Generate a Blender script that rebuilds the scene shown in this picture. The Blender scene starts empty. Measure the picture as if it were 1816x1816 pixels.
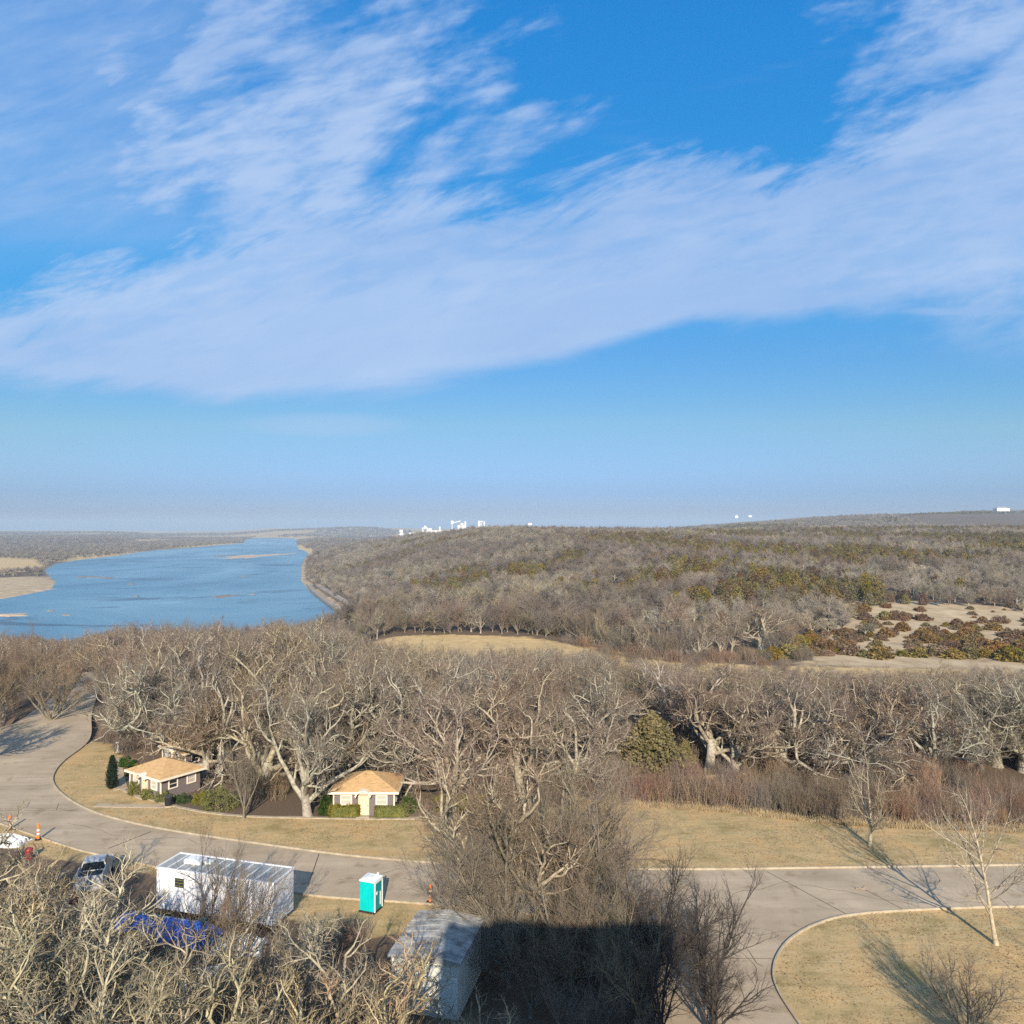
import bpy, math, random
import numpy as np
from mathutils import Vector, Matrix, noise as mnoise

R = math.radians
PI = math.pi
SC = bpy.context.scene
COL = SC.collection
F = 1400.0            # focal length in pixels of the 1816 px photograph
CAMZ = 26.5
PITCH = math.atan(27 / F)
SUN_EL, SUN_AZ = 26.0, -3.0     # shadows point towards azimuth SUN_AZ from +Y

def G(px, py, z=0.0):
    """where the line of sight through a photo pixel meets the level z"""
    dx, dy, dz = (px - 908) / F, 1.0, -(py - 908) / F
    c, s = math.cos(PITCH), math.sin(PITCH)
    y = dy * c - dz * s
    w = dy * s + dz * c
    t = (z - CAMZ) / w
    return (dx * t, y * t)

# ---------------------------------------------------------------- tagging
def tag(o, label=None, cat=None, group=None, kind=None):
    if label: o['label'] = label
    if cat: o['category'] = cat
    if group: o['group'] = group
    if kind: o['kind'] = kind
    return o

def empty(name, loc=(0, 0, 0), rz=0.0, s=1.0):
    o = bpy.data.objects.new(name, None)
    o.empty_display_size = .3
    COL.objects.link(o)
    o.location = loc
    o.rotation_euler = (0, 0, rz)
    o.scale = (s, s, s)
    return o

def link(o, parent=None):
    COL.objects.link(o)
    if parent: o.parent = parent
    return o

def copy_tree(o, parent=None):
    c = o.copy()
    COL.objects.link(c)
    c.parent = parent
    for ch in list(o.children):
        copy_tree(ch, c)
    return c

# ---------------------------------------------------------------- materials
def nt(mat):
    mat.use_nodes = True
    n = mat.node_tree
    return n, n.nodes['Principled BSDF']

def ramp(n, fac, stops):
    r = n.nodes.new('ShaderNodeValToRGB')
    while len(r.color_ramp.elements) < len(stops):
        r.color_ramp.elements.new(.5)
    for e, (p, c) in zip(r.color_ramp.elements, stops):
        e.position = p
        e.color = (*c, 1)
    n.links.new(fac, r.inputs['Fac'])
    return r.outputs['Color']

def noise_tex(n, scale, detail=4, rough=.55, vec=None, dist=0.0):
    t = n.nodes.new('ShaderNodeTexNoise')
    t.inputs['Scale'].default_value = scale
    t.inputs['Detail'].default_value = detail
    t.inputs['Roughness'].default_value = rough
    t.inputs['Distortion'].default_value = dist
    if vec is not None: n.links.new(vec, t.inputs['Vector'])
    return t.outputs['Fac']

def mixc(n, fac, a, b, mode='MIX'):
    m = n.nodes.new('ShaderNodeMix')
    m.data_type = 'RGBA'
    m.blend_type = mode
    for i, v in ((0, fac), (6, a), (7, b)):
        if isinstance(v, (int, float)): m.inputs[i].default_value = v
        elif isinstance(v, tuple): m.inputs[i].default_value = (*v, 1)
        else: n.links.new(v, m.inputs[i])
    return m.outputs[2]

def math_n(n, op, a, b=None, c=None, clamp=False):
    m = n.nodes.new('ShaderNodeMath')
    m.operation = op
    m.use_clamp = clamp
    for i, v in enumerate((a, b, c)):
        if v is None: continue
        if isinstance(v, (int, float)): m.inputs[i].default_value = v
        else: n.links.new(v, m.inputs[i])
    return m.outputs[0]

def texcoord(n, kind='Object', scale=None):
    t = n.nodes.new('ShaderNodeTexCoord')
    o = t.outputs[kind]
    if scale:
        m = n.nodes.new('ShaderNodeMapping')
        m.inputs['Scale'].default_value = scale
        n.links.new(o, m.inputs['Vector'])
        o = m.outputs['Vector']
    return o

def bump(n, b, h, strength=.4, dist=.05):
    k = n.nodes.new('ShaderNodeBump')
    k.inputs['Strength'].default_value = strength
    k.inputs['Distance'].default_value = dist
    n.links.new(h, k.inputs['Height'])
    n.links.new(k.outputs[0], b.inputs['Normal'])

def mat_noise(name, stops, scale=3.0, rough=.85, detail=5, bmp=0.0, bdist=.03, spec=.25, stretch=None, metal=0.0, var=0.0, kind='Object'):
    m = bpy.data.materials.new(name)
    n, b = nt(m)
    v = texcoord(n, kind, stretch)
    f = noise_tex(n, scale, detail, .6, v)
    c = ramp(n, f, stops)
    if var:
        oi = n.nodes.new('ShaderNodeObjectInfo')
        hv = n.nodes.new('ShaderNodeHueSaturation')
        n.links.new(c, hv.inputs['Color'])
        n.links.new(math_n(n, 'MULTIPLY_ADD', oi.outputs['Random'], 2 * var, 1 - var), hv.inputs['Value'])
        s = math_n(n, 'FRACT', math_n(n, 'MULTIPLY', oi.outputs['Random'], 7.31))
        n.links.new(math_n(n, 'MULTIPLY_ADD', s, .5, .75), hv.inputs['Saturation'])
        h = math_n(n, 'FRACT', math_n(n, 'MULTIPLY', oi.outputs['Random'], 17.7))
        n.links.new(math_n(n, 'MULTIPLY_ADD', h, .04, .48), hv.inputs['Hue'])
        c = hv.outputs['Color']
    n.links.new(c, b.inputs['Base Color'])
    b.inputs['Roughness'].default_value = rough
    b.inputs['Specular IOR Level'].default_value = spec
    b.inputs['Metallic'].default_value = metal
    if bmp: bump(n, b, f, bmp, bdist)
    return m

def flat2(c, d=.82):
    return [(.3, tuple(x * d for x in c)), (.7, c)]

M = {}
M['bark'] = mat_noise('pale_lichen_bark', [(.3, (.16, .132, .095)), (.5, (.335, .297, .225)), (.72, (.455, .41, .315))], 5, bmp=.5, var=.12)
M['bark_tan'] = mat_noise('tan_oak_bark', [(.3, (.16, .13, .085)), (.5, (.36, .305, .205)), (.72, (.50, .43, .30))], 4, bmp=.5, var=.15)
M['twig_tan'] = mat_noise('tan_oak_twigs', [(.3, (.19, .15, .10)), (.7, (.36, .295, .205))], 3, var=.2)
M['bark_shaded'] = mat_noise('shade_darkened_bark', [(.3, (.03, .026, .024)), (.7, (.075, .062, .054))], 4, bmp=.5)  # tower shade painted into the bark colour, near black
M['twig_shaded'] = mat_noise('shade_darkened_twigs', [(.3, (.04, .033, .03)), (.7, (.10, .08, .068))], 3)  # twigs darkened the same way, shade put into their colour
M['twig'] = mat_noise('oak_twig_bark', [(.3, (.15, .115, .085)), (.7, (.27, .21, .16))], 3, var=.15)
M['bark2'] = mat_noise('brown_grey_bark', [(.3, (.10, .082, .062)), (.7, (.25, .215, .165))], 5, bmp=.5, var=.12)
M['twig2'] = mat_noise('brown_twig_bark', [(.3, (.15, .112, .083)), (.7, (.28, .215, .16))], 3, var=.15)
M['redtwig'] = mat_noise('reddish_twig_bark', [(.3, (.17, .115, .08)), (.7, (.33, .225, .165))], 3, var=.25)
M['fartwig'] = mat_noise('grey_woodland_twigs', [(.3, (.18, .15, .112)), (.7, (.33, .28, .21))], .35, var=.38)
M['fartwig2'] = mat_noise('dull_violet_woodland_twigs', [(.3, (.15, .12, .095)), (.7, (.25, .20, .16))], .35, var=.3)
M['cedar'] = mat_noise('rusty_green_cedar_foliage', [(.25, (.09, .085, .022)), (.5, (.18, .14, .04)), (.75, (.27, .17, .06))], .9, var=.2)
M['cedar_red'] = mat_noise('russet_cedar_foliage', [(.25, (.08, .06, .025)), (.5, (.16, .10, .047)), (.75, (.23, .135, .065))], .9, var=.2)
M['cedar_far'] = mat_noise('olive_brown_cedar_foliage', [(.25, (.065, .06, .018)), (.5, (.145, .115, .035)), (.75, (.22, .155, .055))], .9, var=.25)
M['cedar_far2'] = mat_noise('rust_brown_cedar_foliage', [(.25, (.06, .045, .02)), (.5, (.13, .085, .04)), (.75, (.19, .11, .055))], .9, var=.25)
M['yew'] = mat_noise('dark_green_hedge_leaves', [(.3, (.022, .04, .01)), (.7, (.055, .085, .02))], 3, var=.1)
M['boxw'] = mat_noise('olive_hedge_leaves', [(.3, (.075, .085, .018)), (.6, (.16, .15, .035)), (.8, (.26, .18, .06))], 2.2, var=.1)
M['juniper'] = mat_noise('black_green_needles', [(.3, (.006, .012, .006)), (.7, (.016, .03, .014))], 3)
M['roof'] = mat_noise('tan_shingles', [(.3, (.33, .21, .10)), (.45, (.45, .285, .135)), (.7, (.56, .36, .18))], 1.6, stretch=(1, 1, 9), bmp=.5, detail=8)
M['siding'] = mat_noise('grey_brown_siding', [(.3, (.13, .105, .105)), (.7, (.18, .15, .15))], 3, stretch=(.6, .6, 8), bmp=.3)
M['trim'] = mat_noise('cream_trim_paint', flat2((.74, .66, .54), .9), 3)
M['door'] = mat_noise('cream_door_paint', flat2((.70, .52, .36), .92), 2)
M['blind'] = mat_noise('white_blinds', flat2((.46, .43, .39), .7), 6, stretch=(.3, .3, 9))
M['glass'] = mat_noise('dark_window_glass', flat2((.03, .035, .04)), 2, rough=.08, spec=.6)
M['conc'] = mat_noise('kerb_concrete', [(.3, (.28, .235, .17)), (.7, (.44, .37, .275))], 1.5)
M['white'] = mat_noise('white_metal_paint', flat2((.74, .75, .78), .9), .8, rough=.4)
M['offwhite'] = mat_noise('weathered_white_panels', [(.3, (.52, .52, .47)), (.7, (.72, .71, .64))], 1.4, rough=.6)
M['truck'] = mat_noise('dusty_silver_paint', [(.3, (.30, .30, .30)), (.7, (.50, .50, .49))], 1.2, rough=.4)
M['greyroof'] = mat_noise('grey_metal_roof', [(.36, (.15, .15, .15)), (.5, (.30, .30, .29)), (.66, (.44, .43, .40))], 1.3, rough=.6, bmp=.3, detail=8)
M['trailroof'] = mat_noise('grey_membrane_roof', [(.3, (.22, .23, .23)), (.7, (.36, .37, .37))], 1.1, rough=.6)
M['black'] = mat_noise('black_rubber', flat2((.02, .02, .022)), 3)
M['dark'] = mat_noise('dark_steel', flat2((.06, .06, .065)), 3, rough=.5)
M['teal'] = mat_noise('teal_plastic', [(.3, (.0, .40, .40)), (.7, (.0, .50, .50))], 1.2, rough=.45)
M['tealdark'] = mat_noise('dark_teal_plastic', flat2((.0, .26, .28)), 2, rough=.45)
M['palegrey'] = mat_noise('translucent_white_plastic', flat2((.72, .76, .74), .9), 2, rough=.5)
M['tarp'] = mat_noise('blue_tarpaulin', [(.3, (.02, .13, .66)), (.7, (.07, .32, .95))], 2.5, rough=.4)
M['plastic'] = mat_noise('grey_white_plastic_sheet', [(.3, (.40, .40, .40)), (.7, (.68, .68, .66))], 2, rough=.5)
M['yellow'] = mat_noise('yellow_plastic', flat2((.85, .45, .03)), 2, rough=.45)
M['cyan'] = mat_noise('light_blue_plastic', flat2((.08, .42, .65)), 2, rough=.45)
M['orange'] = mat_noise('orange_plastic', flat2((.95, .20, .04)), 2, rough=.45)
M['red'] = mat_noise('red_plastic', flat2((.36, .03, .035)), 2, rough=.45)
M['plant'] = mat_noise('white_silo_concrete', flat2((.66, .66, .64), .85), .05)
M['log'] = mat_noise('weathered_log_wood', [(.3, (.20, .15, .11)), (.7, (.40, .31, .24))], 3)
M['drygrass'] = mat_noise('tall_dry_grass', [(.3, (.28, .20, .11)), (.7, (.48, .37, .215))], .8)
M['seam'] = mat_noise('dark_joint_filler', flat2((.11, .085, .06)), 2)
M['rail'] = mat_noise('gravel_track', [(.3, (.20, .16, .12)), (.7, (.38, .32, .25))], .15)
M['mud'] = mat_noise('wet_river_mud', [(.3, (.13, .12, .11)), (.7, (.25, .21, .17))], .08)
M['sand'] = mat_noise('river_sand', [(.3, (.38, .28, .19)), (.7, (.52, .40, .28))], .05)

# ---- ground: cover colours are mixed from the vertex layer "cover" (r = dead lawn, g = golden meadow, b = sand)
def ground_material():
    m = bpy.data.materials.new('winter_ground')
    n, b = nt(m)
    v = texcoord(n)
    att = n.nodes.new('ShaderNodeAttribute')
    att.attribute_name = 'cover'
    sep = n.nodes.new('ShaderNodeSeparateColor')
    n.links.new(att.outputs['Color'], sep.inputs[0])
    n1 = noise_tex(n, .35, 6, .65, v)
    n2 = noise_tex(n, 6, 6, .7, v)
    n3 = noise_tex(n, .012, 5, .6, v)
    vs = texcoord(n, 'Object', (.25, 1.0, 1))
    n4 = noise_tex(n, 1.1, 5, .65, vs, 1.5)
    litter = ramp(n, n2, [(.3, (.055, .038, .026)), (.55, (.13, .088, .058)), (.75, (.23, .155, .095))])
    litter = mixc(n, n3, litter, (.15, .115, .085))
    lawn = ramp(n, n4, [(.28, (.335, .24, .125)), (.5, (.46, .345, .185)), (.72, (.56, .44, .26))])
    lawn2 = ramp(n, n2, [(.32, (.23, .155, .07)), (.6, (.44, .32, .165)), (.75, (.60, .46, .27))])
    lawn = mixc(n, .42, lawn, lawn2)
    patch = ramp(n, n1, [(.33, (.66, .70, .60)), (.48, (.96, .96, .94)), (.6, (1.08, 1.0, .92)), (.72, (1.22, 1.1, .98))])
    lawn = mixc(n, 1.0, lawn, patch, 'MULTIPLY')
    mead = ramp(n, n1, [(.3, (.40, .275, .13)), (.7, (.58, .42, .215))])
    sand = ramp(n, noise_tex(n, .12, 6, .65, v), [(.3, (.28, .20, .12)), (.5, (.42, .32, .20)), (.7, (.52, .41, .265))])
    def edge(ch):
        e = math_n(n, 'ADD', ch, math_n(n, 'MULTIPLY_ADD', n1, .8, -.4))
        r = n.nodes.new('ShaderNodeMapRange')
        r.inputs['From Min'].default_value = .38
        r.inputs['From Max'].default_value = .62
        n.links.new(e, r.inputs['Value'])
        return r.outputs[0]
    c = mixc(n, edge(sep.outputs[0]), litter, lawn)
    c = mixc(n, edge(sep.outputs[1]), c, mead)
    c = mixc(n, edge(sep.outputs[2]), c, sand)
    n.links.new(c, b.inputs['Base Color'])
    b.inputs['Roughness'].default_value = .95
    b.inputs['Specular IOR Level'].default_value = .1
    bump(n, b, n2, .5, .06)
    return m
M['ground'] = ground_material()

def road_material():
    m = bpy.data.materials.new('worn_concrete_paving')
    n, b = nt(m)
    v = texcoord(n)
    a = noise_tex(n, .22, 6, .62, v)
    c = noise_tex(n, 14, 5, .7, v)
    s = noise_tex(n, .9, 5, .6, texcoord(n, 'Object', (.12, 1.0, 1)), .6)
    col = ramp(n, a, [(.32, (.335, .265, .185)), (.5, (.395, .315, .225)), (.7, (.46, .37, .265))])
    col = mixc(n, .5, col, mixc(n, 1.0, col, ramp(n, c, [(.3, (.72, .72, .72)), (.7, (1.2, 1.2, 1.2))]), 'MULTIPLY'))
    col = mixc(n, .55, col, mixc(n, 1.0, col, ramp(n, s, [(.35, (.82, .80, .78)), (.62, (1.1, 1.1, 1.1))]), 'MULTIPLY'))
    st = ramp(n, noise_tex(n, .6, 3, .5, v), [(.60, (1, 1, 1)), (.70, (.76, .72, .66))])
    col = mixc(n, 1.0, col, st, 'MULTIPLY')
    n.links.new(col, b.inputs['Base Color'])
    b.inputs['Roughness'].default_value = .85
    b.inputs['Specular IOR Level'].default_value = .2
    bump(n, b, c, .15, .01)
    return m
M['road'] = road_material()

def water_material():
    m = bpy.data.materials.new('river_water')
    n, b = nt(m)
    v1 = texcoord(n, 'Object', (.0045, .0016, 1))
    a = noise_tex(n, 1, 6, .6, v1, 1.2)
    v2 = texcoord(n, 'Object', (.0075, .014, 1))
    d = noise_tex(n, 1, 5, .65, v2, .8)
    col = ramp(n, a, [(.34, (.05, .135, .20)), (.5, (.09, .21, .295)), (.68, (.17, .31, .39))])
    st = ramp(n, d, [(.34, (.35, .38, .42)), (.43, (1, 1, 1)), (.60, (1, 1, 1)), (.70, (1.6, 1.45, 1.3))])
    col = mixc(n, 1.0, col, st, 'MULTIPLY')
    n.links.new(col, b.inputs['Base Color'])
    b.inputs['Roughness'].default_value = .32
    b.inputs['Specular IOR Level'].default_value = .35
    v3 = texcoord(n, 'Object', (.25, .12, 1))
    bump(n, b, noise_tex(n, 1, 4, .7, v3), .9, 1.5)
    return m
M['water'] = water_material()

# ---------------------------------------------------------------- mesh builder
class MB:
    def __init__(s):
        s.v, s.f, s.m = [], [], []
        s.mats = []
    def mi(s, mat):
        if mat not in s.mats: s.mats.append(mat)
        return s.mats.index(mat)
    def add(s, vs, fs, mat):
        b = len(s.v)
        s.v += [tuple(p) for p in vs]
        k = s.mi(mat)
        for f in fs:
            s.f.append([b + i for i in f])
            s.m.append(k)
        return s
    def box(s, c, d, mat, rz=0, bev=0.0, tilt=None):
        x, y, z = (q / 2 for q in d)
        if bev:
            e = min(bev, x * .9, y * .9, z * .9)
            pr = [(-x + e, -y), (x - e, -y), (x, -y + e), (x, y - e), (x - e, y), (-x + e, y), (-x, y - e), (-x, -y + e)]
            vs = []
            for zz, k in ((-z, e), (-z + e, 0), (z - e, 0), (z, e)):
                for (a, b) in pr:
                    vs.append((a - math.copysign(min(k, abs(a)), a), b - math.copysign(min(k, abs(b)), b), zz))
            fs = [list(range(7, -1, -1)), list(range(24, 32))]
            for r in range(3):
                for i in range(8):
                    j = (i + 1) % 8
                    fs.append([r * 8 + i, r * 8 + j, r * 8 + 8 + j, r * 8 + 8 + i])
        else:
            vs = [(-x, -y, -z), (x, -y, -z), (x, y, -z), (-x, y, -z), (-x, -y, z), (x, -y, z), (x, y, z), (-x, y, z)]
            fs = [[3, 2, 1, 0], [4, 5, 6, 7], [0, 1, 5, 4], [1, 2, 6, 5], [2, 3, 7, 6], [3, 0, 4, 7]]
        mt = Matrix.Rotation(rz, 3, 'Z')
        if tilt: mt = mt @ Matrix.Rotation(tilt[1], 3, tilt[0])
        vs = [tuple(mt @ Vector(p) + Vector(c)) for p in vs]
        return s.add(vs, fs, mat)
    def cyl(s, p0, p1, r0, r1, mat, n=10, cap=True):
        p0, p1 = Vector(p0), Vector(p1)
        d = (p1 - p0).normalized()
        a = d.orthogonal().normalized()
        b = d.cross(a)
        vs = []
        for p, r in ((p0, r0), (p1, r1)):
            for i in range(n):
                t = 2 * PI * i / n
                vs.append(p + a * (r * math.cos(t)) + b * (r * math.sin(t)))
        fs = [[i, (i + 1) % n, n + (i + 1) % n, n + i] for i in range(n)]
        if cap: fs += [list(range(n - 1, -1, -1)), list(range(n, 2 * n))]
        return s.add(vs, fs, mat)
    def build(s, name, parent=None, smooth=False, loc=None, rz=0.0):
        me = bpy.data.meshes.new(name)
        me.from_pydata(s.v, [], s.f)
        for m in s.mats: me.materials.append(M[m])
        me.polygons.foreach_set('material_index', s.m)
        if smooth: me.polygons.foreach_set('use_smooth', [True] * len(me.polygons))
        me.update()
        o = bpy.data.objects.new(name, me)
        link(o, parent)
        if loc: o.location = loc
        if rz: o.rotation_euler = (0, 0, rz)
        return o

def np_mesh(name, V, Q, mats, midx=None, smooth=False):
    """V (n,3) float, Q (m,4) or (m,3) int"""
    me = bpy.data.meshes.new(name)
    k = Q.shape[1]
    me.vertices.add(len(V))
    me.vertices.foreach_set('co', np.ascontiguousarray(V, dtype=np.float32).ravel())
    me.loops.add(len(Q) * k)
    me.loops.foreach_set('vertex_index', np.ascontiguousarray(Q, dtype=np.int32).ravel())
    me.polygons.add(len(Q))
    me.polygons.foreach_set('loop_start', np.arange(0, len(Q) * k, k, dtype=np.int32))
    for m in mats: me.materials.append(M[m])
    if midx is not None: me.polygons.foreach_set('material_index', np.ascontiguousarray(midx, dtype=np.int32))
    if smooth: me.polygons.foreach_set('use_smooth', np.ones(len(Q), dtype=bool))
    me.update(calc_edges=True)
    return me

# ---------------------------------------------------------------- terrain
def poly_dist(P, X, Y):
    """signed distance to closed polygon, negative inside"""
    d2 = np.full(X.shape, 1e18)
    ins = np.zeros(X.shape, dtype=bool)
    n = len(P)
    for i in range(n):
        x0, y0 = P[i]
        x1, y1 = P[(i + 1) % n]
        ex, ey = x1 - x0, y1 - y0
        t = np.clip(((X - x0) * ex + (Y - y0) * ey) / (ex * ex + ey * ey + 1e-9), 0, 1)
        d2 = np.minimum(d2, (X - x0 - t * ex) ** 2 + (Y - y0 - t * ey) ** 2)
        if y0 != y1:
            c = ((y0 > Y) != (y1 > Y)) & (X < (x1 - x0) * (Y - y0) / (y1 - y0) + x0)
            ins ^= c
    return np.where(ins, -1, 1) * np.sqrt(d2)

WZ = -40.0
def W(px, py): return G(px, py, WZ)
river = [W(0, 1063), W(60, 1052), W(95, 1042), W(100, 1031), W(88, 1021), W(82, 1011), W(100, 1000), W(140, 993), W(215, 985),
         W(255, 978), W(350, 970), W(432, 963), W(440, 955.5), W(470, 953.5), W(523, 954.5), W(527, 962), W(532, 974), W(550, 981), W(541, 992),
         W(536, 1005), W(536, 1030), W(548, 1044), W(566, 1057), W(590, 1073), W(604, 1088), (-104, 520), (-112, 470), (-170, 430), (-420, 415), (-900, 420), (-1500, 470), (-1500, 640), (-760, 690)]

def smooth(e0, e1, x):
    t = np.clip((x - e0) / (e1 - e0), 0, 1)
    return t * t * (3 - 2 * t)

_rs = np.random.RandomState(7)
_waves = [(_rs.uniform(0, 2 * PI), _rs.uniform(0, 2 * PI), 2 * PI / w, a) for w, a in
          ((1900, 1.0), (1300, .8), (900, .6), (620, .5), (430, .42), (300, .3), (210, .22), (150, .16), (97, .12), (60, .08))]
def hills(X, Y):
    z = np.zeros_like(X)
    for th, ph, k, a in _waves:
        z = z + a * np.sin(k * (X * math.cos(th) + Y * math.sin(th)) + ph + 1.3 * np.sin(.6 * k * (Y * math.cos(th) - X * math.sin(th)) + ph * 2))
    return z

def height(X, Y):
    X = np.asarray(X, dtype=float)
    Y = np.asarray(Y, dtype=float)
    Ys = np.maximum(Y, 1.0)
    u = X / Ys
    TR = np.interp(Y, [0, 96, 112, 130, 160, 200, 250, 300, 330, 400, 500, 600, 900, 1080, 1200, 1400, 1700, 2200],
                   [0, 0, -1, -4.5, -8.5, -9.8, -9.5, -7.5, -5.5, -3, 2, 6, 15, 19, 19, 12, 0, -6])
    TL = np.interp(Y, [0, 142, 160, 200, 300, 400, 480, 700], [0, 0, -3, -9.5, -23, -33, -38, -38])
    w = smooth(-.29, -.13, u)
    w = np.where(Y < 110, 1.0, w)
    w2 = np.where(Y > 520, 1.0, 0.0)             # beyond the near bluff everything right of the river is hill
    dr = poly_dist(river, X, Y)
    right = X > np.interp(Y, [0, 400, 520, 620, 980, 1432, 2327, 4655, 9000], [-2000, -400, -200, -300, -420, -640, -860, -1450, -3000])
    Tn = TL + (TR - TL) * w
    Tf = np.where(right, TR, -37.0)
    k = smooth(430, 560, Y)
    T = Tn + (Tf - Tn) * k
    # far ridge on the right
    ridge = np.interp(u, [-.3, -.05, .1, .2, .3, .42, .5, .6, .75, 1.2], [-38, -37, -20, 8, 32, 52, 62, 68, 66, 60])
    kr = smooth(1350, 2300, Y) * (1 - .25 * smooth(3200, 5200, Y))
    T = T + (ridge - T) * np.where(right, kr, 0)
    T = T + hills(X, Y) * (np.where(right, smooth(230, 900, Y) * 2.0 + smooth(1300, 2500, Y) * 2.5, smooth(1200, 4000, Y) * .8))
    # distant bluffs beyond the bend of the river
    fb = smooth(4900, 6000, Y) * np.interp(u, [-.9, -.45, -.36, -.30, -.2, -.05, .1, .3], [2, 4, 8, 40, 42, 38, 40, 40]) * (1 + .12 * hills(X * .6, Y * .6))
    T = np.maximum(T, np.where(Y > 4800, -37 + fb, -99))
    # left lowland rise
    T = T + np.where(~right, smooth(2300, 3400, Y) * (1 - smooth(-.52, -.44, u)) * 16, 0)
    bank = np.where(dr < 0, WZ + .12 * dr, WZ + np.interp(dr, [0, 3, 12, 34, 60, 240, 420], [0, 1.2, 3.2, 3.6, 12, 52, 110]))
    bank = np.maximum(bank, WZ - 3)
    leftbank = np.where(dr < 0, bank, WZ + np.interp(dr, [0, 10, 30, 100, 400], [0, .8, 2, 2.8, 3.2]) + np.maximum(0, (dr - 400)) * .2)
    B = np.where(right | (Y < 560), bank, leftbank)
    z = np.minimum(T, B)
    # small relief in woodland
    return z

def zat(x, y):
    return float(height(np.array([x]), np.array([y]))[0])

# drives --------------------------------------------------------------------
far_edge = [(1990, 1531), (1816, 1535), (1600, 1538), (1400, 1541), (1260, 1543), (1000, 1542), (800, 1534), (640, 1521), (550, 1510), (410, 1490), (300, 1474),
            (205, 1454), (150, 1435), (112, 1412), (92, 1390), (95, 1370), (115, 1348), (150, 1324), (163, 1305), (160, 1270), (172, 1235), (178, 1205), (182, 1192)]
near_edge = [(1990, 1605), (1816, 1609), (1720, 1611), (1620, 1615), (1500, 1623), (1440, 1642), (1400, 1666), (1377, 1696), (1369, 1730), (1380, 1762), (1404, 1800), (1440, 1850), (1500, 1920)]
west_edge = [(1100, 1920), (1125, 1816), (1150, 1740), (1120, 1680), (1040, 1640), (900, 1615), (700, 1600), (640, 1597), (540, 1589), (340, 1552), (240, 1531), (150, 1512), (105, 1498),
             (40, 1476), (-60, 1440), (-400, 1400), (-620, 1340), (-300, 1300), (0, 1298), (60, 1262), (100, 1230), (105, 1205), (110, 1192)]
def smooth_line(pts, n=3):
    P = [Vector((x, y)) for x, y in pts]
    for _ in range(n):
        Q = [P[0]]
        for a, b in zip(P[:-1], P[1:]):
            Q += [a * .75 + b * .25, a * .25 + b * .75]
        Q.append(P[-1])
        P = Q
    return [(p.x, p.y) for p in P]
FE = smooth_line([G(*p) for p in far_edge], 2)
NE = smooth_line([G(*p) for p in near_edge], 2)
WE = smooth_line([G(*p) for p in west_edge], 2)
ROADP = FE + WE[::-1] + NE[::-1]

lawnP = [G(-900, 1300), G(100, 1300), G(200, 1318), G(215, 1345), G(220, 1405), G(330, 1435), G(440, 1449), G(560, 1449), G(760, 1449), G(900, 1440), G(1050, 1424), G(1200, 1432), G(1350, 1444),
         G(1460, 1456), G(1600, 1466), G(1816, 1474), G(2100, 1476), G(2100, 1700), (60, 10), (12, 10), (8, 30), G(1120, 1816), G(1140, 1640), G(730, 1650), G(640, 1668), G(540, 1640), G(340, 1575), G(240, 1545), G(80, 1520), G(0, 1500), G(-900, 1480)]
meadow1 = [(-46, 258), (-20, 262), (5, 258), (22, 240), (40, 222), (62, 208), (95, 205), (150, 200), (230, 205), (330, 240), (330, 180), (150, 168), (80, 175), (45, 190), (20, 212), (-2, 215), (-35, 222)]
sandP = [(75, 208), (105, 262), (120, 330), (165, 345), (215, 318), (330, 330), (330, 205), (150, 196)]

def axis(lo, hi, n, a):
    s = np.linspace(np.arcsinh(lo / a), np.arcsinh(hi / a), n)
    return a * np.sinh(s)
xs = axis(-9000, 9000, 620, 34)
ys = axis(-400, 11500, 620, 42)
GX, GY = np.meshgrid(xs, ys)
GZ = height(GX, GY)
NY, NX = GX.shape
ii = np.arange(NX * NY).reshape(NY, NX)
Q = np.stack([ii[:-1, :-1], ii[:-1, 1:], ii[1:, 1:], ii[1:, :-1]], -1).reshape(-1, 4)
V = np.stack([GX, GY, GZ], -1).reshape(-1, 3)
tm = np_mesh('ground', V, Q, ['ground'], smooth=True)
ca = tm.color_attributes.new('cover', 'FLOAT_COLOR', 'POINT')
def cov(P, soft): return np.clip(.5 - poly_dist(P, GX, GY) / (2 * soft), 0, 1)
lawn = cov(lawnP, .6)
mead = cov(meadow1, 5)
farland = (GY > 1500) & (GZ < -30)
mead = np.maximum(mead, np.where(farland, np.clip(.5 + .5 * np.sin(GX * .004 + 2 * np.sin(GY * .0021)), 0, 1) * .75, 0))
mead = np.maximum(mead, np.where((GY > 4700), .55, 0))
left_sand = poly_dist([W(-300, 1100), W(-300, 1030), W(0, 1028), W(60, 1024), W(98, 1031), W(95, 1044), W(0, 1066)], GX, GY)
left_field = poly_dist([W(-300, 1022), W(-300, 1000), W(0, 993), W(60, 996), W(78, 1004), W(60, 1014), W(0, 1021)], GX, GY)
mead = np.maximum(mead, np.clip(.5 - left_field / 40, 0, 1))
sand = np.maximum(cov(sandP, 8), np.clip(.5 - left_sand / 20, 0, 1))
dR = poly_dist(river, GX, GY)
sand = np.maximum(sand, np.where((np.abs(dR) < 7) & (GZ < -36), .62, 0))
cc = np.stack([lawn, mead, sand, np.ones_like(lawn)], -1).reshape(-1).astype(np.float32)
ca.data.foreach_set('color', cc)
ground = link(bpy.data.objects.new('ground', tm))
tag(ground, kind='structure')

wm = MB().add([(-9000, 300, WZ), (3000, 300, WZ), (3000, 6500, WZ), (-9000, 6500, WZ)], [[0, 1, 2, 3]], 'water')
tag(wm.build('water'), kind='structure')

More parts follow.
